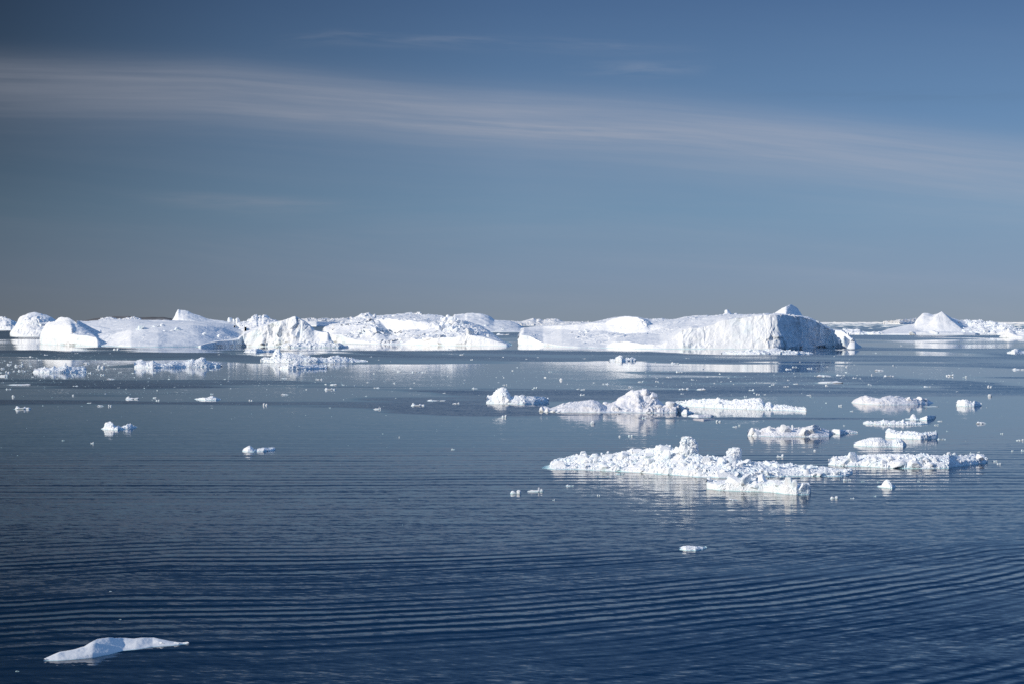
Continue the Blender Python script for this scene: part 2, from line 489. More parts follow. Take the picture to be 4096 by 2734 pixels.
# ---------------------------------------------------------------- ice
BERG = ice_mat('berg_ice', 2.2, cyan=.4, bump=.28, wet=.6)
BERGS = ice_mat('berg_snow', 1.6, cyan=.15, bump=.35, wet=1.0)
FARICE = ice_mat('far_ice', 6, base=(.85, .845, .82), top=(.80, .78, .75), cyan=.1, wet=1)
FLOE = ice_mat('floe_ice', .22, cyan=.5, bump=.4, wet=.2)
DIRTY = ice_mat('dirty_floe_ice', .25, dirt=.5, base=(.84, .83, .83), top=(.81, .79, .79), cyan=.15, wet=.18)
SNOW = ice_mat('snow_on_ice', .12, top=(.77, .76, .74), base=(.82, .82, .81), cyan=.05, bump=.2, wet=.07)

THINGS = []            # (thing, survey x0, x1, y of waterline, phrase that names it)
def note(o, x0, x1, y, phrase): THINGS.append((o, x0, x1, y, phrase))

def boulder(key, parent, X1, X2, yb, yt, seed, m=None, name='ice_boulder', flat=1.0, n=4, D=None):
    """a block frozen onto the body under it"""
    if D is None:
        p = pick(key, (X1 + X2) / 2, yb - 3)
        Y = p[1] + (X2 - X1) * p[1] / K * .3
    else: Y = D
    s = Y / K
    V, Fc = rock(seed, n)
    ext = V.max(0) - V.min(0); mid = (V.max(0) + V.min(0)) / 2
    w, h = (X2 - X1) * s, (yb - yt) * s
    V = (V - mid) / ext * np.array([w, w * .8 * flat, h * 1.5])
    x = ((X1 + X2) / 2 * U - 512) / F * Y
    z = H - (yt - HS) * s - h * .75
    return link(name, make_mesh(name, V, Fc, m or BERG, False), (x, Y, z), parent)

def floe(label, phrase, water, sil, back, m=FLOE, lip=.45, lipw=.12, rubble=((.5, 1.0), (.22, .45)), name='ice_floe', cat='ice floe', seed=0, group=None, parent=None, key=None, ridge=.65, **kw):
    w, s = np.array(water, float), np.array(sil, float)
    xs = np.unique(np.concatenate([w[:, 0], s[:, 0], np.linspace(w[0, 0], w[-1, 0], 24)]))
    yw, yt = np.interp(xs, w[:, 0], w[:, 1]), np.interp(xs, s[:, 0], s[:, 1])
    l1 = list(zip(xs, yw - lip * (yw - yt)))
    l2 = list(zip(xs, yw - (.5 + .5 * lip) * (yw - yt)))
    l3 = list(zip(xs, yt))
    kw.setdefault('wc', .05); kw.setdefault('smx', 1); kw.setdefault('smooth', False); kw.setdefault('step', .33)
    o = loft(name, water, [(back * lipw, l1), (back * (lipw + ridge) / 2, l2), (back * ridge, l3)], back, m, parent, rubble=rubble, seed=seed, key=key, sink=1.0, **kw)
    if parent is None:
        tag(o, label, cat, group)
        note(o, water[0][0], water[-1][0], np.mean(w[:, 1]), phrase)
    return o

# ---- the big flat-topped berg
wA = [(4751, 525), (4850, 525), (4980, 528), (5150, 540), (5300, 546), (5500, 550), (5620, 552), (5900, 557), (6100, 559), (6300, 559.5), (6600, 560.5), (7041, 562), (7120, 562), (7160, 561.5), (7250, 558), (7400, 552.5), (7550, 549), (7650, 550), (7750, 553), (7840, 554), (7901, 552)]
A = loft('iceberg', wA, [
    ([(4751, 6), (5300, 6), (6000, 8), (6200, 20), (7140, 26), (7300, 14), (7600, 12), (7720, 30), (7901, 8)],
     [(4751, 480), (4780, 430), (4850, 440), (4980, 500), (5150, 530), (5400, 543), (5560, 542), (5600, 520), (5640, 498), (5740, 490), (5850, 505), (6000, 518), (6080, 505), (6150, 470), (6215, 425), (6255, 395), (6340, 360), (6400, 370), (6555, 337), (6640, 292), (6750, 275), (6930, 253), (7041, 250), (7140, 245), (7200, 252), (7340, 268), (7410, 282), (7480, 312), (7560, 352), (7640, 392), (7720, 394), (7780, 436), (7840, 494), (7901, 545)]),
    (150, [(4751, 460), (4800, 390), (4900, 400), (5050, 440), (5300, 470), (5500, 460), (5700, 440), (5900, 430), (6050, 430), (6150, 400), (6255, 370), (6340, 348), (6555, 322), (6640, 283), (6930, 249), (7140, 243), (7300, 260), (7410, 275), (7480, 306), (7560, 348), (7640, 388), (7720, 391), (7780, 433), (7840, 492), (7901, 547)]),
    (300, [(4751, 450), (4800, 380), (4950, 370), (5200, 385), (5350, 395), (5500, 395), (5560, 400), (5750, 420), (5900, 415), (5960, 400), (6050, 365), (6200, 345), (6400, 320), (6600, 275), (6930, 248), (7140, 242), (7300, 259), (7410, 274), (7480, 305), (7560, 347), (7640, 387), (7720, 390), (7780, 432), (7840, 491), (7901, 548)]),
    (340, [(4751, 445), (4800, 372), (5000, 352), (5254, 342), (5474, 320), (5560, 320), (5620, 285), (5700, 268), (5760, 265), (5850, 272), (5925, 300), (5960, 340), (6050, 330), (6200, 310), (6400, 290), (6600, 264), (6930, 247), (7140, 241), (7300, 258), (7410, 273), (7480, 304), (7560, 346), (7640, 386), (7720, 389), (7780, 431), (7840, 490), (7901, 549)]),
    (560, [(4751, 440), (4764, 400), (4804, 365), (4994, 345), (5254, 340), (5474, 310), (5624, 275), (5754, 265), (5844, 272), (5984, 285), (6184, 288), (6294, 262), (6544, 250), (6844, 248), (7041, 245), (7141, 240), (7341, 262), (7411, 275), (7481, 305), (7561, 345), (7641, 385), (7721, 385), (7781, 430), (7841, 490), (7901, 550)]),
], 760, BERG, flute=(10, 24, 4.0), rough=(2.0, 34), crev=(1.5, 24), key='A', seed=3, end=.05, wc=.06, step=.36, smx=5)
tag(A, 'largest iceberg, flat topped, with a tall fluted cliff and a wide shaded face', 'iceberg', 'big icebergs along the horizon')
note(A, 4751, 7901, 555, 'the largest flat-topped iceberg')
loft('summit_peak', [(7085, 270), (7220, 276), (7360, 272)], [
    ([(7085, 70), (7205, 4), (7360, 95)], [(7085, 262), (7150, 248), (7210, 236), (7260, 240), (7360, 268)]),
    ([(7085, 92), (7205, 44), (7250, 60), (7360, 125)], [(7085, 246), (7140, 204), (7190, 178), (7250, 152), (7290, 172), (7318, 196), (7360, 262)])], 170, BERG, A, Dfix=3540, flute=(2, 14, 2), rough=(1.2, 14), seed=5, sink=4, smx=1)
loft('ice_knob', [(6622, 258), (6700, 258), (6780, 258)], [
    (12, [(6622, 252), (6650, 225), (6665, 215), (6690, 225), (6705, 248), (6780, 252)]),
    (24, [(6622, 247), (6645, 235), (6650, 210), (6665, 199), (6690, 214), (6705, 242), (6750, 231), (6780, 248)])], 50, BERG, A, Dfix=3590, rough=(2, 8), seed=6, sink=4, step=.25)
for i, (a, b, c, d) in enumerate([(5220, 5250, 414, 400), (5305, 5330, 408, 394), (5355, 5390, 393, 376), (7790, 7840, 494, 458), (7165, 7215, 562, 480), (7255, 7330, 562, 505), (7210, 7265, 562, 530), (7560, 7650, 556, 500), (7640, 7740, 556, 470), (7700, 7800, 552, 440), (5390, 5480, 552, 535), (7760, 7785, 440, 412)]):
    boulder('A', A, a, b, c, d, 300 + i)

# ---- the middle berg
wB = [(2960, 500), (3080, 506), (3260, 510), (3360, 512), (3630, 518), (3900, 524), (4150, 528), (4400, 530), (4694, 532)]
B = loft('iceberg', wB, [
    (8, [(2960, 470), (3050, 430), (3150, 440), (3250, 470), (3350, 485), (3430, 497), (3550, 508), (3640, 512), (3700, 500), (3800, 470), (3900, 463), (4000, 458), (4100, 448), (4300, 430), (4400, 445), (4500, 470), (4600, 500), (4694, 530)]),
    (120, [(2960, 430), (3000, 400), (3100, 370), (3200, 350), (3300, 345), (3380, 350), (3450, 350), (3500, 400), (3560, 440), (3650, 440), (3800, 425), (4000, 415), (4150, 395), (4300, 390), (4400, 400), (4500, 440), (4600, 485), (4694, 530)]),
    (230, [(2960, 420), (2990, 370), (3100, 335), (3250, 315), (3400, 305), (3470, 312), (3530, 370), (3600, 400), (3700, 390), (3800, 380), (3900, 385), (4000, 375), (4150, 340), (4250, 335), (4330, 350), (4400, 365), (4500, 420), (4600, 480), (4694, 530)]),
    (262, [(2960, 415), (2990, 362), (3100, 330), (3250, 302), (3450, 292), (3520, 292), (3560, 288), (3650, 290), (3750, 302), (3850, 318), (3950, 330), (4050, 330), (4150, 305), (4250, 322), (4330, 342), (4400, 362), (4500, 418), (4600, 480), (4694, 530)]),
    (600, [(2960, 410), (2980, 358), (3040, 345), (3100, 328), (3200, 300), (3300, 280), (3400, 268), (3450, 258), (3560, 250), (3650, 240), (3720, 233), (3800, 232), (3900, 240), (4000, 255), (4100, 270), (4150, 280), (4200, 295), (4260, 305), (4330, 325), (4400, 350), (4470, 385), (4550, 440), (4600, 480), (4694, 530)]),
], 880, BERG, flute=(8, 22, 1.8), rough=(4, 40), crev=(4.4, 22), key='B', seed=11, end=.05, wc=.1, step=.36)
tag(B, 'long low domed iceberg with rubble down its front, beside the largest iceberg', 'iceberg', 'big icebergs along the horizon')
note(B, 2960, 4694, 522, 'the long domed iceberg in the middle')
loft('ice_knob', [(3212, 300), (3330, 300), (3446, 292)], [
    (15, [(3212, 295), (3240, 284), (3280, 276), (3320, 262), (3350, 258), (3390, 266), (3415, 272), (3446, 275)]),
    (34, [(3212, 291), (3225, 272), (3240, 280), (3270, 265), (3310, 240), (3347, 228), (3380, 231), (3400, 250), (3425, 256), (3437, 245), (3446, 264)])], 80, BERG, B, Dfix=4060, flute=(2, 8, 1.5), rough=(3, 12), rubble=((2.5, 7),), seed=15, sink=4, step=.28)
rg = random.Random(4)
for i in range(46):      # rubble that slid down the berg's front
    q = rg.random()
    x = 4130 + rg.gauss(0, 34) - 30 * q; y = 262 + 120 * q + rg.gauss(0, 8); s = rg.uniform(10, 34)
    boulder('B', B, x - s, x + s * .8, y + s * .6, y - s * .7, 400 + i, n=3)
boulder('B', B, 4268, 4350, 428, 364, 470); boulder('B', B, 4362, 4395, 430, 408, 471); boulder('B', B, 4460, 4495, 450, 432, 472)

# ---- the long snowfield berg on the left, with its dome, cliff and peaks
wC = [(700, 528), (920, 532), (1200, 541), (1450, 541), (1820, 538), (2250, 530)]
Cb = loft('iceberg', wC, [
    (6, [(700, 515), (920, 522), (1000, 530), (1300, 521), (1450, 513), (1530, 521), (1700, 521), (1820, 525), (2250, 520)]),
    (160, [(700, 470), (900, 440), (1050, 420), (1180, 392), (1300, 375), (1500, 360), (1640, 345), (1770, 336), (1900, 345), (2050, 372), (2150, 410), (2250, 450)]),
    (300, [(700, 430), (900, 415), (1100, 400), (1300, 372), (1500, 352), (1770, 338), (1900, 345), (2050, 365), (2150, 400), (2250, 430)]),
    (900, [(700, 300), (830, 300), (930, 293), (1050, 290), (1250, 290), (1400, 300), (1600, 305), (1800, 310), (1950, 320), (2100, 335), (2250, 360)]),
], 1200, BERGS, flute=(3, 12, 1.5), rough=(4, 80), crev=(.8, 40), key='C', seed=21, end=.03, wc=.1, sm=4)
tag(Cb, 'broad snow covered iceberg with a smooth white dome and a leaning peak behind', 'iceberg', 'big icebergs along the horizon')
note(Cb, 370, 2250, 535, 'the broad snow-covered iceberg')
loft('snow_dome', [(370, 515), (450, 518), (560, 523), (700, 528), (850, 532), (930, 533)], [
    (10, [(370, 505), (385, 480), (450, 460), (560, 440), (650, 425), (690, 428), (800, 440), (880, 450), (930, 522)]),
    (60, [(370, 470), (385, 420), (430, 370), (500, 345), (600, 338), (650, 348), (690, 400), (800, 436), (880, 448), (930, 526)]),
    (150, [(370, 440), (385, 390), (420, 335), (450, 312), (500, 302), (560, 272), (590, 264), (620, 270), (660, 290), (700, 315), (745, 350), (790, 385), (860, 430), (930, 526)])], 330, BERG, Cb, flute=(5, 20, 2.5), rough=(2.6, 34), crev=(1.6, 26), seed=25, end=.1, wc=.35, sm=3)
loft('leaning_peak', [(1572, 482), (1900, 482), (2260, 482)], [
    (30, [(1572, 330), (1610, 310), (1680, 290), (1760, 300), (1850, 320), (1900, 330), (2260, 360)]),
    (75, [(1572, 312), (1610, 250), (1635, 192), (1655, 205), (1700, 207), (1725, 209), (1780, 238), (1850, 262), (1900, 280), (1960, 292), (2020, 300), (2080, 308), (2260, 335)])], 190, BERG, Cb, Dfix=4330, flute=(4, 22, 2), rough=(2, 25), seed=27)
loft('spiked_hill', [(2150, 500), (2400, 505), (2650, 500)], [
    (30, [(2150, 440), (2250, 400), (2400, 372), (2540, 352), (2650, 352)]),
    (200, [(2150, 345), (2200, 312), (2290, 290), (2330, 262), (2352, 252), (2365, 276), (2385, 254), (2400, 270), (2415, 246), (2450, 262), (2490, 285), (2540, 305), (2650, 335)])], 400, BERG, Cb, Dfix=3900, rough=(6, 30), flute=(3, 20, 1.5), rubble=((3, 9),), seed=29, smx=1)
loft('ice_rim', [(795, 392), (900, 402), (1080, 408)], [
    (8, [(795, 372), (850, 356), (920, 360), (1000, 378), (1080, 400)]),
    (40, [(795, 368), (850, 350), (920, 355), (1000, 374), (1080, 398)])], 120, BERG, Cb, Dfix=3750, flute=(2, 10, 2), seed=31, sink=6)
for i, (a, b, c, d) in enumerate([(1262, 1332, 380, 344), (1240, 1270, 382, 368), (1468, 1515, 352, 324), (1400, 1440, 358, 344), (1440, 1470, 356, 346), (1598, 1660, 390, 362), (1560, 1600, 398, 384), (1490, 1530, 398, 388), (1848, 1896, 432, 405), (1984, 2030, 454, 424), (2080, 2115, 458, 442), (908, 932, 405, 384), (2085, 2130, 312, 272), (2130, 2160, 320, 284), (2150, 2205, 322, 274)]):
    boulder('C', Cb, a, b, c, d, 500 + i, D=4150 if a in (2085, 2130, 2150) else None)

# ---- the fluted cliff berg
wD = [(1815, 542), (1950, 540), (2100, 537), (2220, 535), (2300, 535.5), (2420, 536.8), (2560, 537.6), (2700, 539), (2900, 540), (3040, 541), (3085, 538)]
D2 = loft('iceberg', wD, [
    ([(1815, 3), (2200, 6), (2700, 26), (2900, 34), (3030, 22), (3085, 8)],
     [(1815, 532), (1900, 507), (2000, 490), (2100, 484), (2185, 474), (2210, 442), (2240, 426), (2330, 396), (2400, 362), (2500, 322), (2580, 311), (2650, 286), (2705, 265), (2740, 280), (2800, 312), (2840, 352), (2880, 392), (2930, 402), (3000, 410), (3030, 470), (3085, 530)]),
    (110, [(1815, 528), (1900, 500), (2000, 480), (2100, 472), (2185, 458), (2240, 405), (2330, 370), (2400, 345), (2500, 316), (2580, 308), (2650, 284), (2705, 264), (2740, 279), (2800, 310), (2840, 349), (2880, 388), (2930, 399), (3000, 409), (3030, 468), (3085, 530)]),
], 300, BERG, flute=(13, 17, 7), rough=(1.6, 20), crev=(1.5, 18), key='D', seed=33, end=.04, wc=.08)
tag(D2, 'iceberg with a grooved grey and white cliff rising to a peak', 'iceberg', 'big icebergs along the horizon')
note(D2, 1815, 3085, 540, 'the grooved cliff iceberg')
floe('', '', [(2550, 545), (2700, 547), (2900, 547), (3100, 547), (3200, 545)], [(2550, 536), (2600, 510), (2700, 500), (2830, 505), (2920, 506), (2990, 497), (3060, 512), (3110, 502), (3160, 525), (3200, 540)], 45, BERG, rubble=((3.5, 9), (1.5, 4)), name='rubble_apron', parent=D2, seed=35, Dfix=None)

# ---- bergs farther off
wE = [(95, 446), (250, 447), (375, 447.3), (560, 447), (660, 446)]
Eb = loft('iceberg', wE, [
    (15, [(95, 440), (115, 405), (250, 402), (300, 388), (400, 380), (520, 390), (660, 430)]),
    (60, [(95, 420), (108, 395), (172, 330), (250, 290), (330, 285), (400, 300), (520, 340), (660, 430)]),
    (180, [(95, 410), (108, 387), (144, 339), (172, 307), (200, 267), (264, 239), (320, 225), (376, 229), (432, 247), (480, 283), (520, 303), (600, 380), (660, 430)])], 380, BERG, flute=(8, 34, 2), rough=(6, 50), crev=(4, 34), seed=41, end=.12, wc=.4)
tag(Eb, 'tall round shouldered iceberg standing alone behind the white dome', 'iceberg', 'big icebergs along the horizon')
note(Eb, 95, 660, 446, 'the tall round-shouldered iceberg')
o = loft('iceberg', [(-120, 388), (0, 388.4), (100, 388.6), (170, 388.4)], [
    (20, [(-120, 380), (-40, 350), (60, 350), (110, 370), (170, 380)]), (120, [(-120, 340), (-60, 290), (0, 268), (50, 268), (90, 284), (130, 298), (170, 330)])], 300, BERG, flute=(8, 40, 1.5), rough=(9, 50), rubble=((8, 20),), seed=43, step=.3)
tag(o, 'rubbly iceberg cut off by the picture edge, beyond the round shouldered one', 'iceberg', 'far icebergs'); note(o, -120, 170, 388, 'the rubbly iceberg at the picture edge')
o = loft('iceberg', [(4130, 406), (4400, 406.6), (4600, 407), (4850, 407)], [
    (12, [(4130, 395), (4300, 396), (4600, 398), (4850, 402)]),
    (520, [(4130, 300), (4148, 262), (4168, 242), (4260, 241), (4282, 232), (4410, 232), (4450, 243), (4480, 258), (4500, 272), (4530, 291), (4600, 297), (4680, 304), (4750, 330), (4850, 395)])], 800, BERGS, rough=(5, 50), seed=45, key='F', wc=.2)
tag(o, 'smooth grey slope of an iceberg showing behind the rubble of the middle dome', 'iceberg', 'far icebergs'); note(o, 4130, 4850, 405, 'the smooth grey iceberg slope')
boulder('F', o, 4590, 4630, 384, 368, 560); boulder('F', o, 4440, 4470, 352, 340, 561)
o = loft('iceberg', [(4640, 350), (4900, 350), (5200, 350), (5420, 350)], [
    (60, [(4640, 335), (4800, 330), (5000, 333), (5200, 330), (5420, 330)]),
    (500, [(4640, 320), (4694, 306), (4780, 310), (4850, 291), (4890, 279), (4920, 296), (4935, 280), (4980, 300), (5060, 285), (5100, 290), (5170, 309), (5300, 312), (5420, 318)])], 900, FARICE, rubble=((10, 90), (7, 40)), rough=(12, 100), seed=47, step=.25, smx=1)
tag(o, 'jagged far chain of broken ice in the gap before the largest iceberg', 'iceberg', 'far icebergs'); note(o, 4640, 5420, 348, 'the jagged far ice chain')
o = loft('iceberg', [(2690, 352), (2900, 356), (3120, 352), (3260, 346)], [
    (15, [(2690, 345), (3000, 345), (3260, 340)]), (900, [(2690, 318), (2800, 312), (2900, 310), (3050, 312), (3260, 318)])], 1500, BERGS, rough=(6, 80), seed=49)
tag(o, 'low grey snowy iceberg between the grooved cliff and the middle dome', 'iceberg', 'far icebergs'); note(o, 2690, 3260, 352, 'the low grey iceberg')
o = loft('iceberg', [(2740, 322), (3000, 323), (3280, 321)], [
    (300, [(2740, 314), (2900, 308), (3280, 308)]), (2500, [(2740, 306), (2790, 298), (2830, 294), (2900, 296), (2960, 293), (3050, 298), (3100, 292), (3150, 288), (3200, 286), (3280, 296)])], 4000, FARICE, Dfix=24000, rubble=((30, 120), (14, 50)), seed=51, step=.25, smx=1)
tag(o, 'yellowish line of jumbled ice on the skyline beside the peaked cliff', 'iceberg', 'far icebergs'); note(o, 2740, 3280, 322, 'the yellowish skyline ice')
o = loft('iceberg', [(900, 330), (1080, 330), (1290, 330)], [
    (40, [(900, 306), (1000, 300), (1290, 300)]), (150, [(900, 300), (920, 293), (960, 284), (1000, 276), (1040, 280), (1070, 290), (1110, 291), (1140, 285), (1190, 279), (1230, 276), (1255, 283), (1290, 296)])], 400, BERG, Dfix=5600, rubble=((6, 20), (3, 9)), rough=(4, 30), seed=53, step=.25, smx=1)
tag(o, 'low white ridge of rubble peeping over the broad snowfield', 'iceberg', 'far icebergs'); note(o, 900, 1290, 330, 'the rubble ridge over the snowfield')

wH = [(8070, 431.5), (8300, 432.2), (8600, 432.6), (8830, 432.8), (8975, 432.5)]
Hb = loft('iceberg', wH, [
    (12, [(8070, 425), (8200, 414), (8300, 416), (8450, 405), (8600, 410), (8750, 412), (8975, 415)]),
    (110, [(8070, 418), (8200, 408), (8300, 400), (8400, 395), (8450, 402), (8500, 404), (8700, 404), (8860, 405), (8975, 408)]),
    ([(8070, 150), (8400, 150), (8470, 125), (8632, 175), (8830, 125), (8975, 150)], [(8070, 410), (8200, 395), (8330, 388), (8470, 385), (8520, 340), (8570, 280), (8600, 240), (8632, 214), (8665, 245), (8714, 296), (8776, 345), (8830, 388), (8975, 402)]),
    ([(8070, 170), (8400, 170), (8470, 145), (8632, 185), (8830, 145), (8975, 170)], [(8070, 409), (8200, 393), (8330, 385), (8470, 384), (8520, 344), (8570, 285), (8600, 242), (8632, 224), (8665, 254), (8714, 308), (8776, 355), (8830, 392), (8975, 401)]),
    (340, [(8070, 402), (8150, 375), (8341, 336), (8388, 330), (8407, 285), (8440, 255), (8465, 233), (8508, 238), (8555, 252), (8597, 236), (8632, 224), (8660, 240), (8714, 268), (8776, 293), (8846, 314), (8900, 342), (8975, 382)]),
], 640, BERG, flute=(6, 26, 3), rough=(3, 40), seed=61, end=.06, wc=.2, key='H')
tag(Hb, 'pyramid shaped white iceberg with a pointed top and low rubbly skirts', 'iceberg', 'big icebergs along the horizon')
note(Hb, 8070, 8975, 432, 'the pyramid-shaped iceberg')
loft('rubble_wing', [(8790, 431.5), (9000, 432), (9150, 432), (9240, 433), (9420, 434)], [
    (12, [(8790, 412), (9000, 405), (9150, 408), (9260, 420), (9420, 430)]),
    (200, [(8790, 360), (9000, 345), (9100, 350), (9200, 356), (9300, 390), (9420, 420)]),
    (400, [(8790, 312), (8815, 305), (8885, 307), (9001, 301), (9040, 320), (9079, 312), (9130, 328), (9196, 324), (9273, 355), (9336, 386), (9420, 405)])], 650, BERG, Hb, rubble=((8, 22), (4, 10)), rough=(5, 30), seed=63, smooth=False, smx=1)
boulder('H', Hb, 9060, 9130, 345, 310, 570, D=6750); boulder('H', Hb, 8520, 8620, 430, 390, 571); boulder('H', Hb, 8330, 8420, 430, 400, 572)
o = loft('iceberg', [(9160, 455), (9250, 459), (9388, 460), (9600, 458)], [
    (10, [(9160, 450), (9200, 430), (9260, 415), (9330, 440), (9600, 440)]), (60, [(9160, 448), (9190, 425), (9220, 392), (9250, 371), (9280, 385), (9320, 425), (9360, 410), (9420, 400), (9500, 410), (9600, 440)])], 160, BERG, flute=(4, 16, 2), rough=(3, 16), seed=65, step=.3)
tag(o, 'small pointed iceberg at the very edge of the picture, in front of the pyramid', 'iceberg', 'far icebergs'); note(o, 9160, 9600, 458, 'the small pointed iceberg at the edge')
floe('flat white floe with steep edges lying beside the pyramid iceberg', 'the flat floe beside the pyramid', [(7715, 429.5), (7900, 430.3), (8090, 430.6)], [(7715, 395), (7760, 383), (7885, 379), (7895, 400), (7960, 404), (8020, 408), (8090, 415)], 160, BERG, rubble=((5, 20), (2.5, 9)), seed=67, group='far icebergs')
o = loft('iceberg', [(8095, 336), (8250, 337), (8460, 336)], [(100, [(8095, 333), (8200, 322), (8460, 320)]), (900, [(8095, 326), (8115, 311), (8160, 306), (8200, 301), (8280, 291), (8330, 289), (8380, 283), (8460, 286)])], 1800, FARICE, rubble=((22, 90),), rough=(12, 120), seed=69, step=.25)
tag(o, 'pale slab like iceberg far out, rising behind the flank of the pyramid', 'iceberg', 'far icebergs'); note(o, 8095, 8460, 336, 'the pale far slab')

# ---- floes
M1 = dict(rubble=((1.5, 3.5), (.7, 1.5)))
floe('long knobbly floe with one pointed knob in the middle, near the picture edge', 'the knobbly floe near the picture edge', [(300, 772), (450, 774), (600, 772.5), (795, 769)],
     [(300, 760), (330, 745), (400, 725), (460, 740), (490, 715), (520, 730), (570, 715), (600, 690), (625, 720), (680, 728), (770, 722), (795, 750)], 26, seed=71, **M1)
floe('long row of snowy knobs with twin peaks towards one end, under the leaning peak', 'the floe of snowy knobs', [(1230, 728), (1400, 730), (1540, 727), (1700, 723), (1900, 722), (2035, 718)],
     [(1230, 680), (1260, 665), (1295, 660), (1340, 685), (1400, 665), (1450, 690), (1510, 700), (1560, 675), (1620, 668), (1660, 685), (1700, 675), (1760, 643), (1790, 660), (1850, 628), (1880, 640), (1900, 680), (1950, 685), (1985, 675), (2010, 685), (2035, 705)], 30, seed=72, **M1)
floe('wide jumbled floe with an upright block near its end, below the grooved cliff', 'the wide jumbled floe', [(2390, 676), (2500, 681), (2650, 683), (2870, 683), (3000, 681), (3200, 679), (3375, 676)],
     [(2390, 650), (2420, 632), (2480, 640), (2515, 610), (2530, 578), (2560, 570), (2575, 600), (2620, 590), (2700, 600), (2760, 612), (2800, 630), (2870, 632), (2950, 640), (3010, 645), (3040, 625), (3110, 632), (3150, 640), (3170, 630), (3200, 655), (3270, 655), (3320, 660), (3375, 670)], 46, seed=73, rubble=((2.0, 4.5), (.9, 1.8)))
floe('low floe with two white lumps lying just in front of the wide jumbled floe', 'the low two-lump floe', [(2562, 738), (2640, 743), (2800, 741), (3000, 735)],
     [(2562, 722), (2620, 715), (2650, 685), (2680, 700), (2720, 668), (2745, 680), (2755, 710), (2850, 706), (2990, 712), (3000, 722)], 20, seed=74, **M1)
floe('thin two part floe lying close under the grooved cliff', 'the thin floe under the cliff', [(2237, 588), (2350, 589), (2440, 585), (2540, 580)],
     [(2237, 577), (2300, 562), (2340, 555), (2400, 565), (2440, 577), (2480, 565), (2530, 560), (2540, 572)], 40, seed=75, rubble=((1.8, 5), (.8, 2)))
floe('little floe with a peaked lump, alone in dark water below the largest iceberg', 'the little peaked floe', [(5584, 667), (5700, 669), (5830, 667)],
     [(5584, 655), (5640, 650), (5660, 625), (5690, 621), (5715, 645), (5760, 640), (5800, 640), (5830, 655)], 20, seed=76, **M1)
floe('belt of rubble floating at the foot of the largest iceberg', 'the rubble belt', [(6614, 601), (6800, 606), (6960, 608), (7100, 607), (7300, 607), (7456, 602)],
     [(6614, 592), (6700, 580), (6820, 580), (6860, 560), (6900, 575), (6980, 568), (7041, 570), (7100, 545), (7160, 560), (7200, 570), (7300, 585), (7400, 588), (7456, 598)], 50, seed=77, rubble=((2.4, 6), (1.1, 2.5)))
floe('white heap of ice cut off by the picture edge in the far calm water', 'the heap at the picture edge', [(9231, 600), (9300, 604), (9450, 602), (9520, 596)],
     [(9231, 588), (9270, 580), (9300, 555), (9330, 552), (9370, 580), (9420, 570), (9520, 590)], 32, seed=78, **M1)
floe('floe with a tall rounded cone at one end and a flat rubble tail', 'the cone-ended floe', [(4457, 1057), (4600, 1061), (4800, 1063), (4900, 1060), (4990, 1053), (5030, 1046)],
     [(4457, 1000), (4480, 985), (4510, 985), (4530, 955), (4560, 930), (4580, 910), (4610, 904), (4640, 915), (4665, 955), (4682, 1000), (4720, 985), (4780, 980), (4830, 990), (4900, 990), (4980, 995), (5030, 1012)], 14, seed=80, rubble=((.8, 1.6), (.35, .7)))
wN = [(4941, 1133), (5020, 1136), (5170, 1139), (5300, 1139), (5500, 1141), (5700, 1140), (6000, 1143), (6200, 1141), (6320, 1112)]
o = loft('ice_floe', wN, [
    (2.5, [(4941, 1122), (5050, 1115), (5200, 1098), (5350, 1085), (5440, 1088), (5520, 1112), (5560, 1128), (5700, 1112), (5800, 1118), (5950, 1108), (6100, 1110), (6200, 1090), (6320, 1108)]),
    (10, [(4941, 1112), (5050, 1104), (5120, 1085), (5300, 1045), (5440, 1026), (5490, 1050), (5560, 1100), (5650, 1080), (5720, 1040), (5800, 1010), (5850, 985), (5900, 1040), (5960, 1060), (6060, 1090), (6140, 1055), (6230, 1075), (6320, 1105)]),
    (17, [(4941, 1110), (4960, 1085), (5000, 1080), (5050, 1098), (5120, 1070), (5200, 1045), (5270, 1030), (5330, 1034), (5400, 1027), (5440, 1022), (5480, 1036), (5530, 1067), (5580, 1050), (5600, 1050), (5650, 1030), (5690, 990), (5720, 980), (5790, 940), (5830, 930), (5870, 934), (5895, 920), (5930, 925), (5990, 950), (6020, 970), (6030, 1010), (6070, 1055), (6100, 1075), (6140, 1040), (6180, 1045), (6230, 1065), (6280, 1090), (6320, 1105)])],
    27, DIRTY, rough=(.8, 4.0), flute=(1.4, 3.0, 1.2), crev=(.75, 3.6), seed=82, key='N2', step=.3, sm=3, smx=3, sink=1, wc=.15, end=.05)
tag(o, 'greyish pink floe with a low mound and a tall folded hump', 'ice floe'); note(o, 4941, 6320, 1138, 'the humped greyish pink floe')
for i, (a, b, c, d) in enumerate([(4945, 5000, 1134, 1085), (4990, 5050, 1136, 1092), (5040, 5110, 1137, 1108), (5100, 5175, 1138, 1118), (5525, 5580, 1065, 1040), (5600, 5690, 1112, 1062), (5640, 5700, 1118, 1085), (5880, 5960, 985, 922), (5950, 6030, 1010, 950), (6000, 6080, 1090, 1065), (6100, 6200, 1090, 1036), (6180, 6250, 1115, 1068), (6230, 6318, 1125, 1080), (5890, 5960, 1135, 1115)]):
    boulder('N2', o, a, b, c, d, 580 + i, DIRTY, n=4)
floe('small pointed lump of ice touching the end of the humped floe', 'the pointed lump', [(6245, 1151), (6300, 1153), (6365, 1146)], [(6245, 1140), (6275, 1110), (6320, 1125), (6365, 1140)], 3, seed=83, rubble=((.3, .8),))
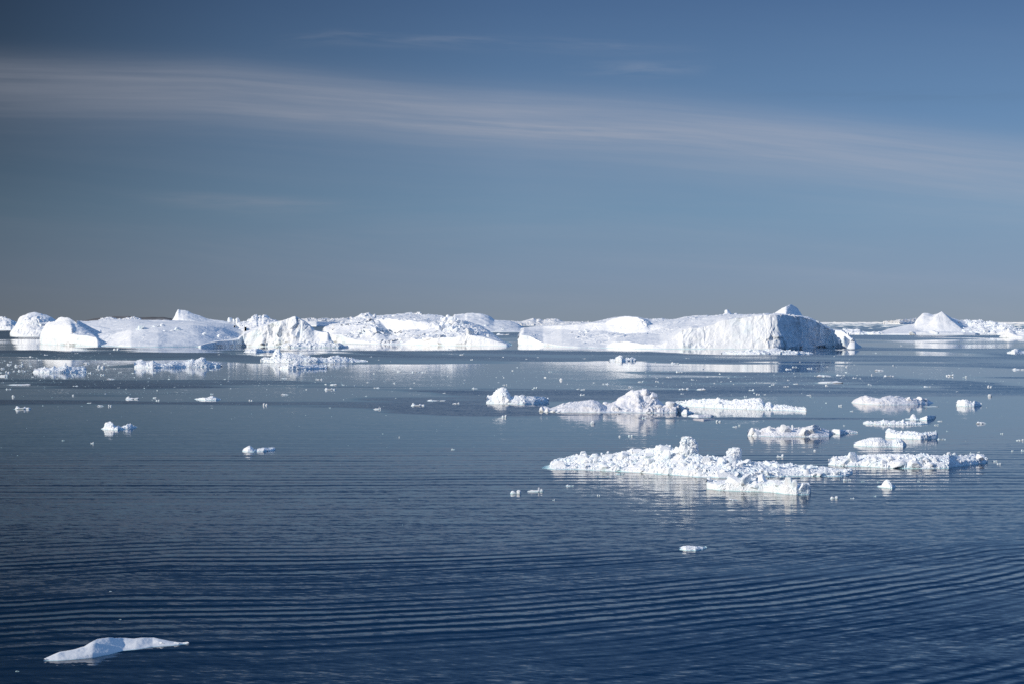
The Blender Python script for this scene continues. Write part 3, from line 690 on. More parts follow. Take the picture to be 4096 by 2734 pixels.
floe('low ragged floe just off the end of the humped floe', 'the low ragged floe', [(6305, 1176), (6400, 1185), (6520, 1183), (6545, 1172)], [(6305, 1173), (6360, 1160), (6480, 1157), (6545, 1165)], 6, DIRTY, seed=84, rubble=((.35, .9), (.2, .4)))
floe('thin flat brownish sheet of ice in front of the low ragged floe', 'the thin brownish sheet', [(6352, 1205), (6450, 1212), (6550, 1203)], [(6352, 1195), (6450, 1197), (6550, 1196)], 4, ice_mat('brown_ice', .2, dirt=.9, base=(.6, .56, .55), top=(.62, .57, .56), cyan=0, wet=.02), seed=85, rubble=((.08, .5),))
floe('long straight edged floe of rubble reaching out from behind the humped floe', 'the long straight floe', [(6190, 1061), (6330, 1086), (6600, 1101), (6850, 1111), (7041, 1116), (7200, 1121), (7390, 1132)],
     [(6190, 1040), (6300, 1035), (6350, 1015), (6400, 1025), (6450, 1015), (6560, 1015), (6585, 1000), (6610, 1015), (6700, 1030), (6745, 1020), (6800, 1020), (6900, 1015), (6960, 1005), (6990, 1018), (7008, 1058), (7041, 1042), (7065, 1040), (7080, 1075), (7130, 1065), (7200, 1075), (7290, 1090), (7380, 1095), (7392, 1110)], 16, seed=86, lip=.4, rubble=((.7, 1.4), (.35, .65)))
wQ = [(7806, 1053), (7900, 1061), (8050, 1069), (8200, 1069), (8400, 1066), (8500, 1061), (8566, 1053)]
o = loft('ice_floe', wQ, [
    (2, [(7806, 1047), (7830, 1040), (7900, 1030), (8000, 1045), (8100, 1040), (8250, 1040), (8400, 1040), (8500, 1045), (8566, 1051)]),
    (6, [(7806, 1046), (7830, 1028), (7890, 1005), (7945, 995), (8020, 1025), (8120, 1000), (8200, 1010), (8300, 1015), (8400, 1018), (8500, 1028), (8566, 1050)]),
    (10, [(7806, 1045), (7830, 1020), (7890, 990), (7945, 981), (7980, 995), (8060, 1010), (8110, 990), (8160, 983), (8200, 990), (8240, 985), (8290, 1000), (8320, 1000), (8350, 997), (8362, 1015), (8400, 1005), (8440, 995), (8465, 1015), (8500, 1015), (8530, 1035), (8566, 1050)])],
    15, DIRTY, rough=(.4, 3), flute=(.9, 1.3, 1.2), crev=(.4, 2.2), seed=88, key='Q', step=.3, sm=2, sink=1, wc=.35)
tag(o, 'smooth whaleback floe whose far end is streaked with brown dirt', 'ice floe'); note(o, 7806, 8566, 1062, 'the dirt-streaked whaleback floe')
for i, (a, b, c, d) in enumerate([(8310, 8365, 1022, 995), (8395, 8465, 1025, 993), (8460, 8500, 1032, 1010), (8200, 8240, 1000, 984)]): boulder('Q', o, a, b, c, d, 600 + i, DIRTY)
floe('compact crusty floe with pale blue notches, alone beyond the dirt streaked floe', 'the compact crusty floe', [(8766, 1076), (8850, 1083), (8930, 1083), (8998, 1077)],
     [(8766, 1050), (8790, 1035), (8820, 1025), (8870, 1025), (8890, 1035), (8920, 1050), (8935, 1030), (8960, 1040), (8998, 1052)], 8, seed=89, rubble=((.6, 1.3), (.3, .6)))
floe('upright tooth of ice standing on a thin shelf', 'the upright tooth', [(8295, 1199), (8340, 1204), (8420, 1206), (8435, 1200)], [(8295, 1192), (8338, 1194), (8352, 1168), (8370, 1150), (8392, 1164), (8402, 1186), (8425, 1198), (8435, 1197)], 4, seed=90, lip=.3, rubble=((.2, .7),))
floe('low crumbly floe beside the upright tooth', 'the crumbly floe', [(8428, 1206), (8500, 1211), (8560, 1197), (8580, 1177)], [(8428, 1192), (8470, 1180), (8510, 1165), (8550, 1165), (8580, 1167)], 6, seed=91, rubble=((.4, .9), (.2, .4)))
floe('thin string of broken knobs in front of the upright tooth', 'the string of knobs', [(7911, 1240), (7960, 1246), (8100, 1251), (8300, 1253), (8440, 1251), (8506, 1245)],
     [(7911, 1230), (7950, 1218), (8000, 1228), (8060, 1220), (8130, 1208), (8160, 1220), (8200, 1207), (8215, 1220), (8270, 1225), (8280, 1213), (8300, 1225), (8440, 1235), (8506, 1243)], 9, seed=92, rubble=((.6, .9), (.25, .45)))
o = floe('muddy tinged floe with clean white teeth and a smooth block at one end', 'the floe with white teeth', [(6854, 1352), (6980, 1356), (7100, 1361), (7300, 1361), (7500, 1362), (7600, 1358), (7650, 1335)],
     [(6854, 1310), (6870, 1295), (6920, 1290), (6965, 1300), (7000, 1280), (7041, 1275), (7070, 1270), (7110, 1285), (7140, 1275), (7180, 1262), (7230, 1262), (7260, 1275), (7310, 1280), (7400, 1268), (7440, 1258), (7480, 1265), (7520, 1278), (7560, 1290), (7620, 1310), (7650, 1325)], 14, DIRTY, seed=93, key='N8', lip=.3, rubble=((.35, .8), (.2, .4)))
for i, (a, b, c, d) in enumerate([(6854, 6930, 1345, 1277), (6900, 6975, 1356, 1310), (7020, 7075, 1308, 1262), (7145, 7255, 1316, 1247), (7255, 7275, 1290, 1250), (7325, 7395, 1358, 1280), (7390, 7475, 1335, 1270), (7400, 7510, 1295, 1247), (7300, 7340, 1290, 1272), (7500, 7535, 1300, 1275)]):
    boulder('N8', o, a, b, c, d, 620 + i, SNOW, 'ice_tooth', n=4)
floe('small flat tongue of ice trailing from the floe with white teeth', 'the flat tongue', [(7622, 1330), (7700, 1341), (7750, 1331), (7862, 1329)], [(7622, 1297), (7650, 1290), (7700, 1295), (7800, 1298), (7862, 1317)], 5, seed=94, lip=.6, rubble=((.25, .6), (.12, .3)))
floe('blocky floe with a high horned end and a blue tinted waterline', 'the horned floe', [(8117, 1370), (8200, 1376), (8320, 1381), (8440, 1386), (8590, 1379), (8598, 1370)],
     [(8117, 1330), (8125, 1295), (8155, 1280), (8190, 1300), (8230, 1310), (8280, 1320), (8310, 1310), (8370, 1312), (8440, 1325), (8520, 1318), (8580, 1315), (8598, 1330)], 8.5, seed=95, lip=.6, rubble=((.5, 1.0), (.25, .5)))
floe('rounded loaf shaped floe with a greenish waterline, in front of the horned floe', 'the loaf-shaped floe', [(7827, 1442), (7900, 1449), (8050, 1454), (8180, 1453), (8280, 1456), (8311, 1440)],
     [(7827, 1415), (7870, 1400), (7950, 1375), (8010, 1365), (8080, 1370), (8130, 1395), (8180, 1395), (8220, 1370), (8260, 1380), (8290, 1405), (8311, 1430)], 9, seed=96, lip=.55, rubble=((.3, .8), (.16, .35)), sm=2)
o = floe('broad floe packed with angular blocks, tapering to a thin tail', 'the block-packed floe', [(7593, 1620), (7700, 1629), (7900, 1633), (8100, 1646), (8300, 1651), (8500, 1653), (8700, 1651), (8735, 1640), (8760, 1634), (8900, 1620), (9000, 1607), (9056, 1600)],
     [(7593, 1585), (7600, 1575), (7635, 1560), (7640, 1542), (7670, 1547), (7700, 1540), (7770, 1535), (7815, 1530), (7850, 1530), (7875, 1535), (7930, 1525), (8060, 1523), (8150, 1518), (8280, 1516), (8400, 1528), (8500, 1525), (8600, 1530), (8700, 1524), (8800, 1535), (8900, 1525), (8970, 1522), (9020, 1527), (9056, 1560)], 14, seed=97, key='N11', lip=.4, ridge=.75, rubble=((.55, .95), (.28, .45)))
rg = random.Random(7)
for i, (a, b, c, d) in enumerate([(7770, 7880, 1585, 1500), (7630, 7690, 1580, 1538), (7690, 7800, 1610, 1560), (8170, 8330, 1648, 1575), (8330, 8460, 1648, 1580), (8950, 9020, 1568, 1518), (7930, 8000, 1600, 1560)] + [(x, x + s * rg.uniform(1, 1.6), y + s * .3, y - s * .4) for x, y, s in [(rg.uniform(7900, 8650), rg.uniform(1545, 1625), rg.uniform(22, 60)) for _ in range(40)]]):
    boulder('N11', o, a, b, c, d, 640 + i, FLOE, 'ice_block', n=4 if i < 7 else 3)
o = floe('biggest rubble floe, with two upright ice towers and a long low wing', 'the two-towered floe', [(4970, 1652), (5100, 1661), (5300, 1663), (5600, 1676), (5900, 1692), (6200, 1714), (6400, 1730), (6700, 1740), (6900, 1735), (7041, 1728), (7241, 1723), (7441, 1724), (7681, 1725), (7781, 1717), (7818, 1703)],
     [(4970, 1642), (5045, 1620), (5060, 1590), (5150, 1560), (5290, 1526), (5350, 1527), (5450, 1545), (5560, 1528), (5700, 1502), (5800, 1477), (5900, 1472), (6000, 1458), (6060, 1442), (6130, 1448), (6200, 1465), (6400, 1520), (6450, 1545), (6600, 1550), (6650, 1545), (6800, 1588), (6950, 1590), (7041, 1593), (7141, 1602), (7241, 1612), (7371, 1622), (7471, 1637), (7541, 1635), (7600, 1651), (7681, 1656), (7761, 1657), (7805, 1664), (7818, 1690)], 19, seed=98, key='N12', lip=.22, lipw=.08, ridge=.8, rubble=((.62, 1.1), (.3, .5)), step=.3, capseg=160)
rg = random.Random(9)
spots = [(5800, 5900, 1500, 1470), (6045, 6150, 1490, 1436), (6070, 6150, 1556, 1475), (5900, 6010, 1560, 1510), (5560, 5640, 1545, 1515), (5290, 5440, 1600, 1525), (6560, 6690, 1742, 1680), (5060, 5200, 1640, 1578), (6160, 6240, 1520, 1450), (6580, 6660, 1600, 1545), (6420, 6520, 1595, 1540), (7080, 7150, 1640, 1600), (5700, 5780, 1530, 1495)]
spots += [(x, x + s * rg.uniform(1, 1.7), y + s * .3, y - s * .45) for x, y, s in [(X, rg.uniform(max(1500, 1530 + (X - 6000) * .07), 1640 + (X - 5200) * .05), rg.uniform(20, 62)) for X in [rg.uniform(5300, 7650) for _ in range(90)]]]
for i, (a, b, c, d) in enumerate(spots): boulder('N12', o, a, b, c, d, 700 + i, FLOE, 'ice_block', n=4 if i < 13 else 3)
def tower(parent, key, X1, X2, yb, yt, seed, D):
    s = D / K
    V, Fc = ico(6); V = V.copy(); rgn = np.random.RandomState(seed)
    V = np.sign(V) * np.abs(V) ** .62                       # boxy column
    V *= (1 + .12 * fbm(V * 1.5 + seed, 2, seed))[:, None]
    w, h = (X2 - X1) * s / 2, (yb - yt) * s / 2
    V = V * np.array([w * .9, w * .85, h * .95])
    n = V / np.array([w, w, h]) ** 2; n /= np.linalg.norm(n, axis=1, keepdims=True)
    V = V + n * (facet(V / 1.3, seed, .7) * .3 + facet(V / .5, seed + 3, .7) * .12 + fbm(V / .3, 2, seed) * .05)[:, None]
    V[:, 0] *= 1 - .18 * np.clip(-V[:, 2] / h, 0, 1)
    x = ((X1 + X2) / 2 * U - 512) / F * D; z = H - ((yb + yt) / 2 - HS) * s
    return link('ice_tower', make_mesh('ice_tower', V, Fc, FLOE, False), (x, D, z), parent)
tower(o, 'N12', 6228, 6398, 1620, 1364, 3, 533)
tower(o, 'N12', 6655, 6806, 1650, 1462, 8, 532)
o = floe('boat shaped floe with a clean white side wall and blocks on top', 'the boat-shaped floe', [(6478, 1838), (6600, 1853), (6800, 1861), (7000, 1867), (7100, 1874), (7200, 1888), (7300, 1893), (7421, 1890), (7432, 1872)],
     [(6478, 1746), (6490, 1738), (6530, 1752), (6600, 1765), (6650, 1755), (6700, 1745), (6760, 1745), (6800, 1735), (6850, 1730), (6900, 1740), (6960, 1735), (7000, 1745), (7041, 1758), (7100, 1758), (7140, 1762), (7180, 1762), (7210, 1750), (7240, 1750), (7260, 1765), (7290, 1765), (7320, 1792), (7400, 1790), (7421, 1805), (7432, 1860)], 9, seed=99, key='N13', lip=.58, lipw=.05, ridge=.8, rubble=((.32, .8), (.16, .35)), step=.28, end=.05)
for i, (a, b, c, d) in enumerate([(6650, 6770, 1790, 1722), (6790, 6890, 1800, 1696), (6930, 7030, 1770, 1702), (6850, 7000, 1835, 1765), (7030, 7110, 1800, 1752), (7100, 7170, 1805, 1755), (7190, 7260, 1810, 1730), (7255, 7310, 1830, 1752), (7310, 7425, 1860, 1782), (6478, 6520, 1765, 1730), (7380, 7425, 1905, 1884), (6720, 6800, 1790, 1745)]):
    boulder('N13', o, a, b, c, d, 820 + i, FLOE, 'ice_block', n=4)
floe('lone white lump with a rounded head on a small foot', 'the lone white lump', [(8041, 1819), (8100, 1829), (8180, 1836), (8215, 1821)], [(8041, 1813), (8080, 1805), (8100, 1775), (8120, 1753), (8140, 1753), (8160, 1775), (8182, 1800), (8215, 1813)], 2.6, seed=100, step=.25, rubble=((.18, .5), (.09, .22)))
floe('single flat crusted pan of ice in the rippled near water', 'the lone crusted pan', [(6229, 2398), (6290, 2406), (6380, 2406), (6440, 2396), (6479, 2383)], [(6229, 2376), (6270, 2362), (6320, 2357), (6380, 2365), (6420, 2369), (6479, 2372)], 4.6, seed=101, step=.25, lip=.5, rubble=((.14, .4), (.07, .16)))
wS = [(402, 3416), (530, 3414), (700, 3401), (850, 3386), (1000, 3357), (1130, 3323), (1250, 3312), (1400, 3288), (1600, 3274), (1728, 3259)]
o = loft('ice_floe', wS, [
    (.3, [(402, 3406), (530, 3400), (700, 3378), (850, 3355), (1000, 3334), (1130, 3315), (1250, 3302), (1400, 3276), (1600, 3262), (1728, 3257)]),
    ([(402, .3), (600, 1.7), (870, 2.4), (1000, 2.0), (1140, 1.1), (1250, .8), (1400, .7), (1728, .25)], [(402, 3400), (430, 3390), (550, 3340), (700, 3308), (780, 3288), (870, 3246), (930, 3252), (1050, 3277), (1140, 3298), (1250, 3288), (1400, 3266), (1600, 3256), (1728, 3256)]),
    ([(402, .4), (600, 2.1), (870, 3.2), (1000, 2.7), (1140, 1.7), (1400, 1.6), (1600, 1.0), (1728, .35)], [(402, 3398), (550, 3336), (700, 3304), (780, 3284), (870, 3256), (950, 3260), (1050, 3270), (1140, 3286), (1240, 3262), (1300, 3250), (1400, 3250), (1450, 3236), (1600, 3250), (1728, 3255)]),
    ([(402, .5), (600, 2.6), (900, 4.6), (1100, 4.2), (1400, 3.4), (1600, 1.8), (1728, .45)], [(402, 3395), (430, 3380), (500, 3350), (550, 3330), (680, 3310), (770, 3283), (820, 3250), (880, 3215), (940, 3200), (1000, 3195), (1060, 3198), (1150, 3200), (1230, 3208), (1310, 3198), (1410, 3198), (1480, 3215), (1560, 3232), (1640, 3243), (1700, 3246), (1728, 3250)])],
    [(402, .7), (600, 3.6), (900, 6.6), (1100, 6.0), (1400, 4.8), (1600, 2.6), (1728, .6)], SNOW, rough=(.06, 1.2), seed=103, key='S', step=.3, sm=12, smx=7, sink=.6, end=.03, wc=.02, capseg=80)
tag(o, 'smooth snow covered floe with soft folds, nearest of all, in dark water', 'ice floe'); note(o, 402, 1728, 3350, 'the smooth near floe')
boulder('S', o, 1590, 1650, 3258, 3240, 850, SNOW, 'ice_block', flat=.6); boulder('S', o, 1675, 1735, 3259, 3241, 851, SNOW, 'ice_block', flat=.5); boulder('S', o, 404, 450, 3414, 3390, 852, SNOW, 'ice_block', flat=.6); boulder('S', o, 1450, 1510, 3258, 3240, 853, SNOW, 'ice_block', flat=.5)
floe('two lobed floe with a white head and a ribbed tail, alone in calm water', 'the two-lobed floe', [(925, 1291), (960, 1296), (1080, 1300), (1110, 1293), (1200, 1290), (1258, 1277)], [(925, 1288), (950, 1280), (962, 1245), (985, 1222), (1020, 1220), (1040, 1238), (1050, 1262), (1090, 1265), (1110, 1276), (1150, 1260), (1175, 1243), (1200, 1245), (1220, 1262), (1258, 1272)], 8, seed=104, step=.25, rubble=((.45, 1.0), (.2, .45)))
floe('white floe with a peaked clump at one end and a long low tail', 'the clump-and-tail floe', [(2222, 1494), (2270, 1501), (2330, 1501), (2345, 1497), (2420, 1496), (2525, 1484)], [(2222, 1478), (2240, 1470), (2260, 1455), (2290, 1446), (2310, 1462), (2330, 1482), (2350, 1480), (2380, 1466), (2420, 1460), (2470, 1462), (2505, 1456), (2525, 1474)], 7, seed=105, step=.25, rubble=((.35, .8), (.16, .35)))
floe('skinny pale floe with two snow lumps, drifting off the grey lane', 'the skinny pale floe', [(1783, 1018), (1880, 1027), (1980, 1027), (2028, 1020)], [(1783, 1014), (1830, 1006), (1900, 1002), (1950, 985), (1975, 1000), (2028, 1016)], 9, seed=106, step=.25, rubble=((.4, 1.0), (.2, .5)))

# ---------------------------------------------------------------- loose pieces on the water
def merge(parts):
    V, Fc, n = [], [], 0
    for v, f in parts:
        V.append(v); Fc.append(f + n); n += len(v)
    return np.concatenate(V), np.concatenate(Fc)

def chunk_mesh(seed, kind, n=3):
    """one loose piece, a unit wide and a unit high above the water"""
    rg = np.random.RandomState(seed); parts = []
    def lump(x, y, w, d, h, s):
        V, Fc = rock(seed * 31 + s, n)
        parts.append((V * np.array([w, d, h]) + np.array([x, y, 0]), Fc))
    if kind == 'flat':
        lump(0, 0, .55, .5, .55, 1)
        for k in range(4): lump(rg.uniform(-.4, .4), rg.uniform(-.2, .2), rg.uniform(.1, .22), .18, rg.uniform(.6, 1), 2 + k)
    elif kind == 'knobbed':
        lump(0, 0, .55, .4, .32, 1); c = rg.uniform(-.3, .3)
        lump(c, 0, .2, .2, 1.1, 2); lump(c + rg.uniform(-.25, .25), .05, .16, .2, .7, 3); lump(-c, 0, .15, .2, .55, 4)
    elif kind == 'rounded':
        lump(0, 0, .5, .42, 1.0, 1); lump(rg.uniform(-.2, .2), -.1, .35, .3, .7, 2)
    else:
        lump(-.24, 0, .3, .3, 1.0, 1); lump(.25, .05, .28, .3, rg.uniform(.55, .85), 2); lump(0, 0, .5, .35, .45, 3); lump(.1, -.1, .25, .25, .55, 4)
    V, Fc = merge(parts)
    V[:, 0] = (V[:, 0] - (V[:, 0].max() + V[:, 0].min()) / 2) / np.ptp(V[:, 0])
    V[:, 2] /= V[:, 2].max(); V[:, 2] = np.maximum(V[:, 2], -.35)
    return make_mesh('ice_chunk', V, Fc, FLOE, False)

KINDS = ['flat', 'knobbed', 'rounded', 'two lump']
PROTO = {k: [chunk_mesh(11 + 7 * i + 3 * j, k) for j in range(3)] for i, k in enumerate(KINDS)}
SMALL = []
def chunk(x1, x2, yw, yt, jit):
    w, h = x2 - x1, yw - yt
    k = 'flat' if w > 3.6 * h else ('rounded' if w < 1.9 * h else ('two lump' if jit % 3 == 0 else 'knobbed'))
    Y = H * K / (yw - HS); s = Y / K
    me = PROTO[k][jit % 3]
    # the height seen includes some of the top of the piece; take that off
    dep = min(w * .55, h * .55 * (K / 1) / max(60., (yw - HS)) * .02 + w * .35)
    hz = h - dep * (yw - HS) / K * .6
    o = link('ice_chunk', me, (((x1 + x2) / 2 * U - 512) / F * Y, Y + dep * s * .5, 0))
    o.scale = (w * s * (1 if jit % 2 else -1), dep * s, max(hz, h * .5) * s)
    SMALL.append((o, (x1 + x2) / 2, yw, w, k))

q0, q1, q2, q3 = 0, 2347, 4694, 7041
L = [(1030, 1090, 568, 550), (760, 828, 694, 678), (888, 960, 730, 705), (-20, 72, 810, 770), (120, 210, 715, 700), (58, 105, 702, 690), (918, 960, 797, 785), (803, 840, 780, 768), (265, 295, 716, 705),
     (1373, 1432, 775, 762), (1915, 1950, 752, 740), (1855, 1890, 757, 748), (0, 45, 740, 728), (45, 92, 775, 760), (35, 290, 888, 877), (45, 105, 927, 918), (107, 135, 998, 980), (660, 680, 985, 972), (665, 715, 900, 890),
     (975, 1058, 836, 826), (1145, 1270, 1018, 990), (1395, 1435, 1007, 996), (1425, 1465, 1035, 1020), (887, 955, 1082, 1070), (990, 1025, 1083, 1067), (788, 840, 1055, 1048), (115, 275, 1110, 1080), (1925, 1957, 972, 962),
     (2280, 2320, 1035, 1020), (828, 862, 1425, 1408), (565, 592, 1398, 1390), (345, 380, 660, 650), (130, 160, 728, 718), (150, 240, 762, 750), (370, 410, 742, 732), (1040, 1065, 740, 732), (1080, 1100, 775, 766), (870, 925, 745, 738), (400, 440, 614, 606), (680, 720, 600, 594)]
M = [(668, 745, 888, 875), (618, 733, 932, 912), (225, 303, 978, 966), (62, 110, 1075, 1053), (1075, 1150, 1112, 1085), (1410, 1555, 1082, 1052), (1563, 1742, 1035, 1020), (1800, 1873, 1063, 1046), (1078, 1132, 916, 905), (1978, 2035, 924, 908),
     (1738, 1850, 566, 552), (1858, 1905, 614, 605), (1965, 1990, 660, 649), (1557, 1590, 732, 724), (1120, 1165, 755, 748), (1285, 1330, 768, 758), (1420, 1500, 772, 760), (1515, 1560, 772, 759), (543, 615, 839, 828), (450, 470, 930, 922), (1405, 1440, 920, 911), (785, 812, 888, 880),
     (1710, 1740, 964, 954), (2250, 2300, 1185, 1160), (1788, 1825, 1480, 1466), (1308, 1320, 1368, 1357), (220, 295, 829, 822), (663, 730, 700, 685), (2200, 2330, 434, 416), (2260, 2310, 889, 880), (1255, 1280, 872, 860), (1010, 1040, 864, 856), (780, 885, 567, 561), (1440, 1460, 868, 858)]
N = [(620, 668, 983, 965), (625, 672, 934, 917), (195, 235, 917, 905), (1062, 1120, 909, 898), (1530, 1635, 932, 912), (1683, 1780, 934, 915), (1500, 1570, 774, 755), (1457, 1535, 694, 676), (1315, 1350, 859, 848), (830, 890, 881, 868), (435, 470, 844, 824), (1190, 1233, 1194, 1174),
     (715, 765, 1242, 1215), (1062, 1112, 1358, 1341), (977, 1000, 1362, 1348), (1870, 1925, 1226, 1208), (2018, 2068, 1273, 1258), (2075, 2095, 1260, 1248), (2125, 2155, 997, 984), (2240, 2280, 979, 965), (2170, 2230, 940, 923), (1640, 1675, 842, 830), (1545, 1578, 971, 962), (590, 620, 928, 914),
     (333, 368, 769, 760), (1410, 1475, 820, 810), (1410 - 255, 1210, 862, 850), (138, 292, 1868, 1824), (-20, 85, 1885, 1848), (495, 572, 1815, 1798), (780, 815, 1905, 1889), (370, 395, 1944, 1932), (1985, 2080, 1944, 1929), (950, 1030, 1706, 1690), (870, 890, 1727, 1718), (770, 796, 1727, 1722), (740, 762, 868, 860), (230, 250, 637, 630), (652, 678, 648, 640), (1590, 1630, 645, 639)]
O = [(443, 605, 813, 792), (625, 715, 803, 788), (430, 695, 870, 850), (1060, 1165, 811, 795), (978, 1078, 758, 744), (1635, 1720, 806, 786), (945, 960, 806, 785), (1805, 1825, 816, 803), (1428, 1500, 906, 895), (2015, 2062, 913, 889), (2015, 2055, 992, 970), (915, 950, 885, 874), (525, 553, 899, 884), (352, 398, 984, 970),
     (645, 680, 1081, 1066), (1910, 2015, 1243, 1220), (1525, 1572, 1257, 1245), (1548, 1605, 1221, 1213), (1550, 1640, 1388, 1374), (2248, 2360, 749, 732), (2280, 2360, 1398, 1382), (80, 158, 1548, 1518), (418, 445, 1492, 1477), (775, 815, 827, 815), (225, 280, 881, 872), (30, 62, 889, 877), (175, 200, 847, 836), (143, 200, 906, 895), (750, 785, 1129, 1118),
     (570, 648, 1930, 1904), (690, 725, 1765, 1744), (740, 770, 1760, 1746), (757, 795, 1927, 1917), (1000, 1030, 1780, 1768), (1370, 1395, 1772, 1761), (2050, 2110, 1589, 1576), (2098, 2140, 1614, 1600), (1848, 1890, 1520, 1501), (1640, 1745, 1531, 1500), (1920, 1945, 1505, 1493), (2230, 2250, 1496, 1484), (2320, 2360, 1492, 1474), (855, 890, 1774, 1767), (970, 998, 1909, 1898),
     (1210, 1240, 531, 524), (980, 1000, 596, 588), (380, 400, 996, 988), (2130, 2160, 1336, 1326), (1635, 1655, 1312, 1304), (690, 712, 1262, 1253), (1410, 1570, 1087, 1080), (220, 270, 725, 715), (160, 220, 745, 733), (360, 415, 738, 727)]
for base, lst in ((q0, L), (q1, M), (q2, N), (q3, O)):
    for i, (a, b, c, d) in enumerate(lst): chunk(base + a, base + b, c, d, (i * 7 + base) % 11)
for i, (a, b, c, d) in enumerate([(140, 160, 3512, 3504), (162, 178, 3512, 3506), (1003, 1026, 2779, 2773), (1090, 1112, 3036, 3030)]): chunk(a, b, c, d, i)

def near_thing(x, y):
    best = None
    for o, x0, x1, yt, ph in THINGS:
        dx = max(x0 - x, 0, x - x1)
        dy = (y - yt) * 4
        if abs(dy) > 3 * max(dx, 1) or x0 < x < x1:
            rel = 'in front of' if y > yt else 'behind'
        else:
            rel = 'off the sunlit end of' if x < x0 else 'off the shaded end of'
        d = math.hypot(dx, dy)
        if best is None or d < best[0]: best = (d, rel, ph)
    return best
cls = {}
for rec in SMALL:
    d, rel, ph = near_thing(rec[1], rec[2]); cls.setdefault((rec[4], rel, ph), []).append((d, rec))
ORD = ['nearest', 'second nearest', 'third nearest', 'fourth nearest', 'fifth nearest', 'sixth nearest', 'seventh nearest', 'eighth nearest', 'ninth nearest', 'tenth nearest', 'eleventh nearest', 'twelfth nearest', 'farthest of these']
for (k, rel, ph), lst in cls.items():
    lst.sort(key=lambda r: r[0])
    for n, (d, rec) in enumerate(lst):
        tail = '' if len(lst) == 1 else ', ' + ORD[min(n, 12)]
        adj = {'flat': 'flat', 'knobbed': 'knobbly', 'rounded': 'stubby', 'two lump': 'twin'}[k]
        tag(rec[0], f'{adj} chunk {rel} {ph}{tail}', 'ice chunk', 'loose ice chunks on the water')

# crumbs: the many specks strewn over the middle water
def free(x, y):
    for o, x0, x1, yt, ph in THINGS:
        if x0 - 15 < x < x1 + 15 and yt - 110 < y < yt + 6: return False
    return True
rg = random.Random(21)
def strewn():
    while True:
        r = rg.random()
        if r < .30: x, y = rg.gauss(500, 420), rg.gauss(730, 75)
        elif r < .55: x, y = rg.uniform(0, 9388), rg.gauss(850, 70)
        elif r < .80: x, y = rg.gauss(7100, 900), rg.gauss(815, 85)
        elif r < .93: x, y = rg.uniform(0, 9388), rg.uniform(590, 1100)
        else: x, y = rg.uniform(0, 9388), 1000 + rg.expovariate(1 / 330)
        if -50 < x < 9450 and 575 < y < 3300 and free(x, y): return x, y
pts = [strewn() for _ in range(150)]
for i, (x, y) in enumerate(pts):
    w = rg.uniform(12, 26) * (1 if y < 1000 else .8); h = w * rg.uniform(.2, .4)
    Y = H * K / (y - HS); s = Y / K
    o = link('ice_crumb', PROTO[rg.choice(['flat', 'rounded', 'knobbed', 'flat'])][i % 3], ((x * U - 512) / F * Y, Y, 0))
    o.scale = (w * s, w * s * .6, h * s); o.rotation_euler = (0, 0, rg.uniform(-.6, .6))
    d, rel, ph = near_thing(x, y)
    tag(o, f'tiny ice crumb strewn {rel} {ph}', 'ice crumb', f'crumbs strewn {rel} {ph}')

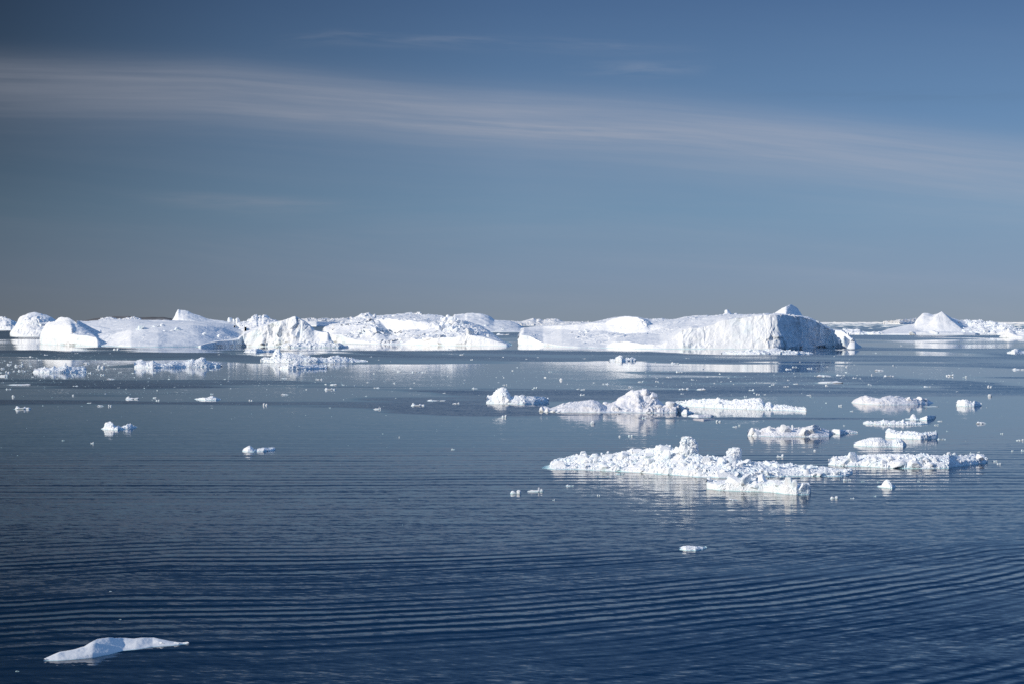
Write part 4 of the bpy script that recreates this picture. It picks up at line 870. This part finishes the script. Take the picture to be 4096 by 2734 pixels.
OCT_V = np.array([(1, 0, 0), (-1, 0, 0), (0, 1, 0), (0, -1, 0), (0, 0, 1), (0, 0, -.3)], float)
OCT_F = np.array([(0, 2, 4), (2, 1, 4), (1, 3, 4), (3, 0, 4), (2, 0, 5), (1, 2, 5), (3, 1, 5), (0, 3, 5)])
def scatter(name, label, spots, m):
    n = len(spots); V = np.zeros((n, 6, 3)); Fc = np.zeros((n, 8, 3), int)
    rn = np.random.RandomState(5)
    for i, (x, y, w, d, h) in enumerate(spots):
        Y = H * K / (y - HS); s = Y / K
        v = OCT_V * (1 + rn.uniform(-.35, .35, (6, 1))) * np.array([w * s / 2, d, h * s]) + np.array([(x * U - 512) / F * Y, Y, 0])
        V[i] = v; Fc[i] = OCT_F + 6 * i
    return tag(link(name, make_mesh(name, V.reshape(-1, 3), Fc.reshape(-1, 3), m, False)), label, kind='stuff')
sp = []
for _ in range(2600):
    x, y = strewn()
    w = min(11, max(2.5, rg.lognormvariate(1.45, .45))); s = H / (y - HS)
    sp.append((x, y, w, w * s * .3, w * rg.uniform(.2, .45)))
for _ in range(1100):       # streaks of slush along the slicks
    c = rg.choice([(300, 770, 700), (5000, 765, 500), (6300, 755, 700), (3000, 805, 900), (7300, 810, 900), (8300, 600, 900), (700, 655, 600), (2600, 860, 700), (6000, 905, 600), (8400, 905, 500), (1200, 960, 500)])
    x, y = rg.gauss(c[0], c[2] * .6), rg.gauss(c[1], 7)
    w = rg.uniform(3, 9); s = H / (y - HS)
    if free(x, y): sp.append((x, y, w, w * s * .3, w * .15))
scatter('brash_ice', 'scattered specks of broken brash ice', sp, FLOE)

# pack ice filling the far water up to the horizon
pk = []
for _ in range(3400):
    r = rg.random()
    if r < .5: x = rg.uniform(7350, 9420)
    elif r < .62: x = rg.uniform(4500, 5500)
    else: x = rg.uniform(-50, 9420)
    dh = rg.expovariate(1 / 14.) + 1.2 if r < .5 else rg.expovariate(1 / 4.) + 1.0
    if dh > 78: continue
    w = rg.lognormvariate(2.7, .75) * (.5 + dh / 40); h = rg.lognormvariate(1.0, .55) * (.5 + dh / 90)
    pk.append((x, HS + dh, min(w, 170), (H * K / dh) * .012 * rg.uniform(.5, 1.5), min(h, 12)))
scatter('pack_ice', 'far pack ice crowding the sea under the horizon', pk, FARICE)

# low brown coast beyond the snowfield
o = loft('hills', [(640, 318), (1200, 318), (2300, 318)], [
    (2000, [(640, 314), (800, 300), (1000, 288), (1250, 285), (1500, 290), (1700, 308), (2300, 313)]),
    (6000, [(640, 312), (760, 300), (850, 285), (950, 271), (1050, 264), (1200, 262), (1300, 268), (1400, 266), (1500, 270), (1560, 280), (1600, 292), (1700, 303), (2000, 308), (2300, 313)])], 12000, rock_mat(), Dfix=70000, rough=(40, 1500), seed=91, step=.5, sink=60)
tag(o, 'low brown coast far beyond the snowfield', kind='structure')
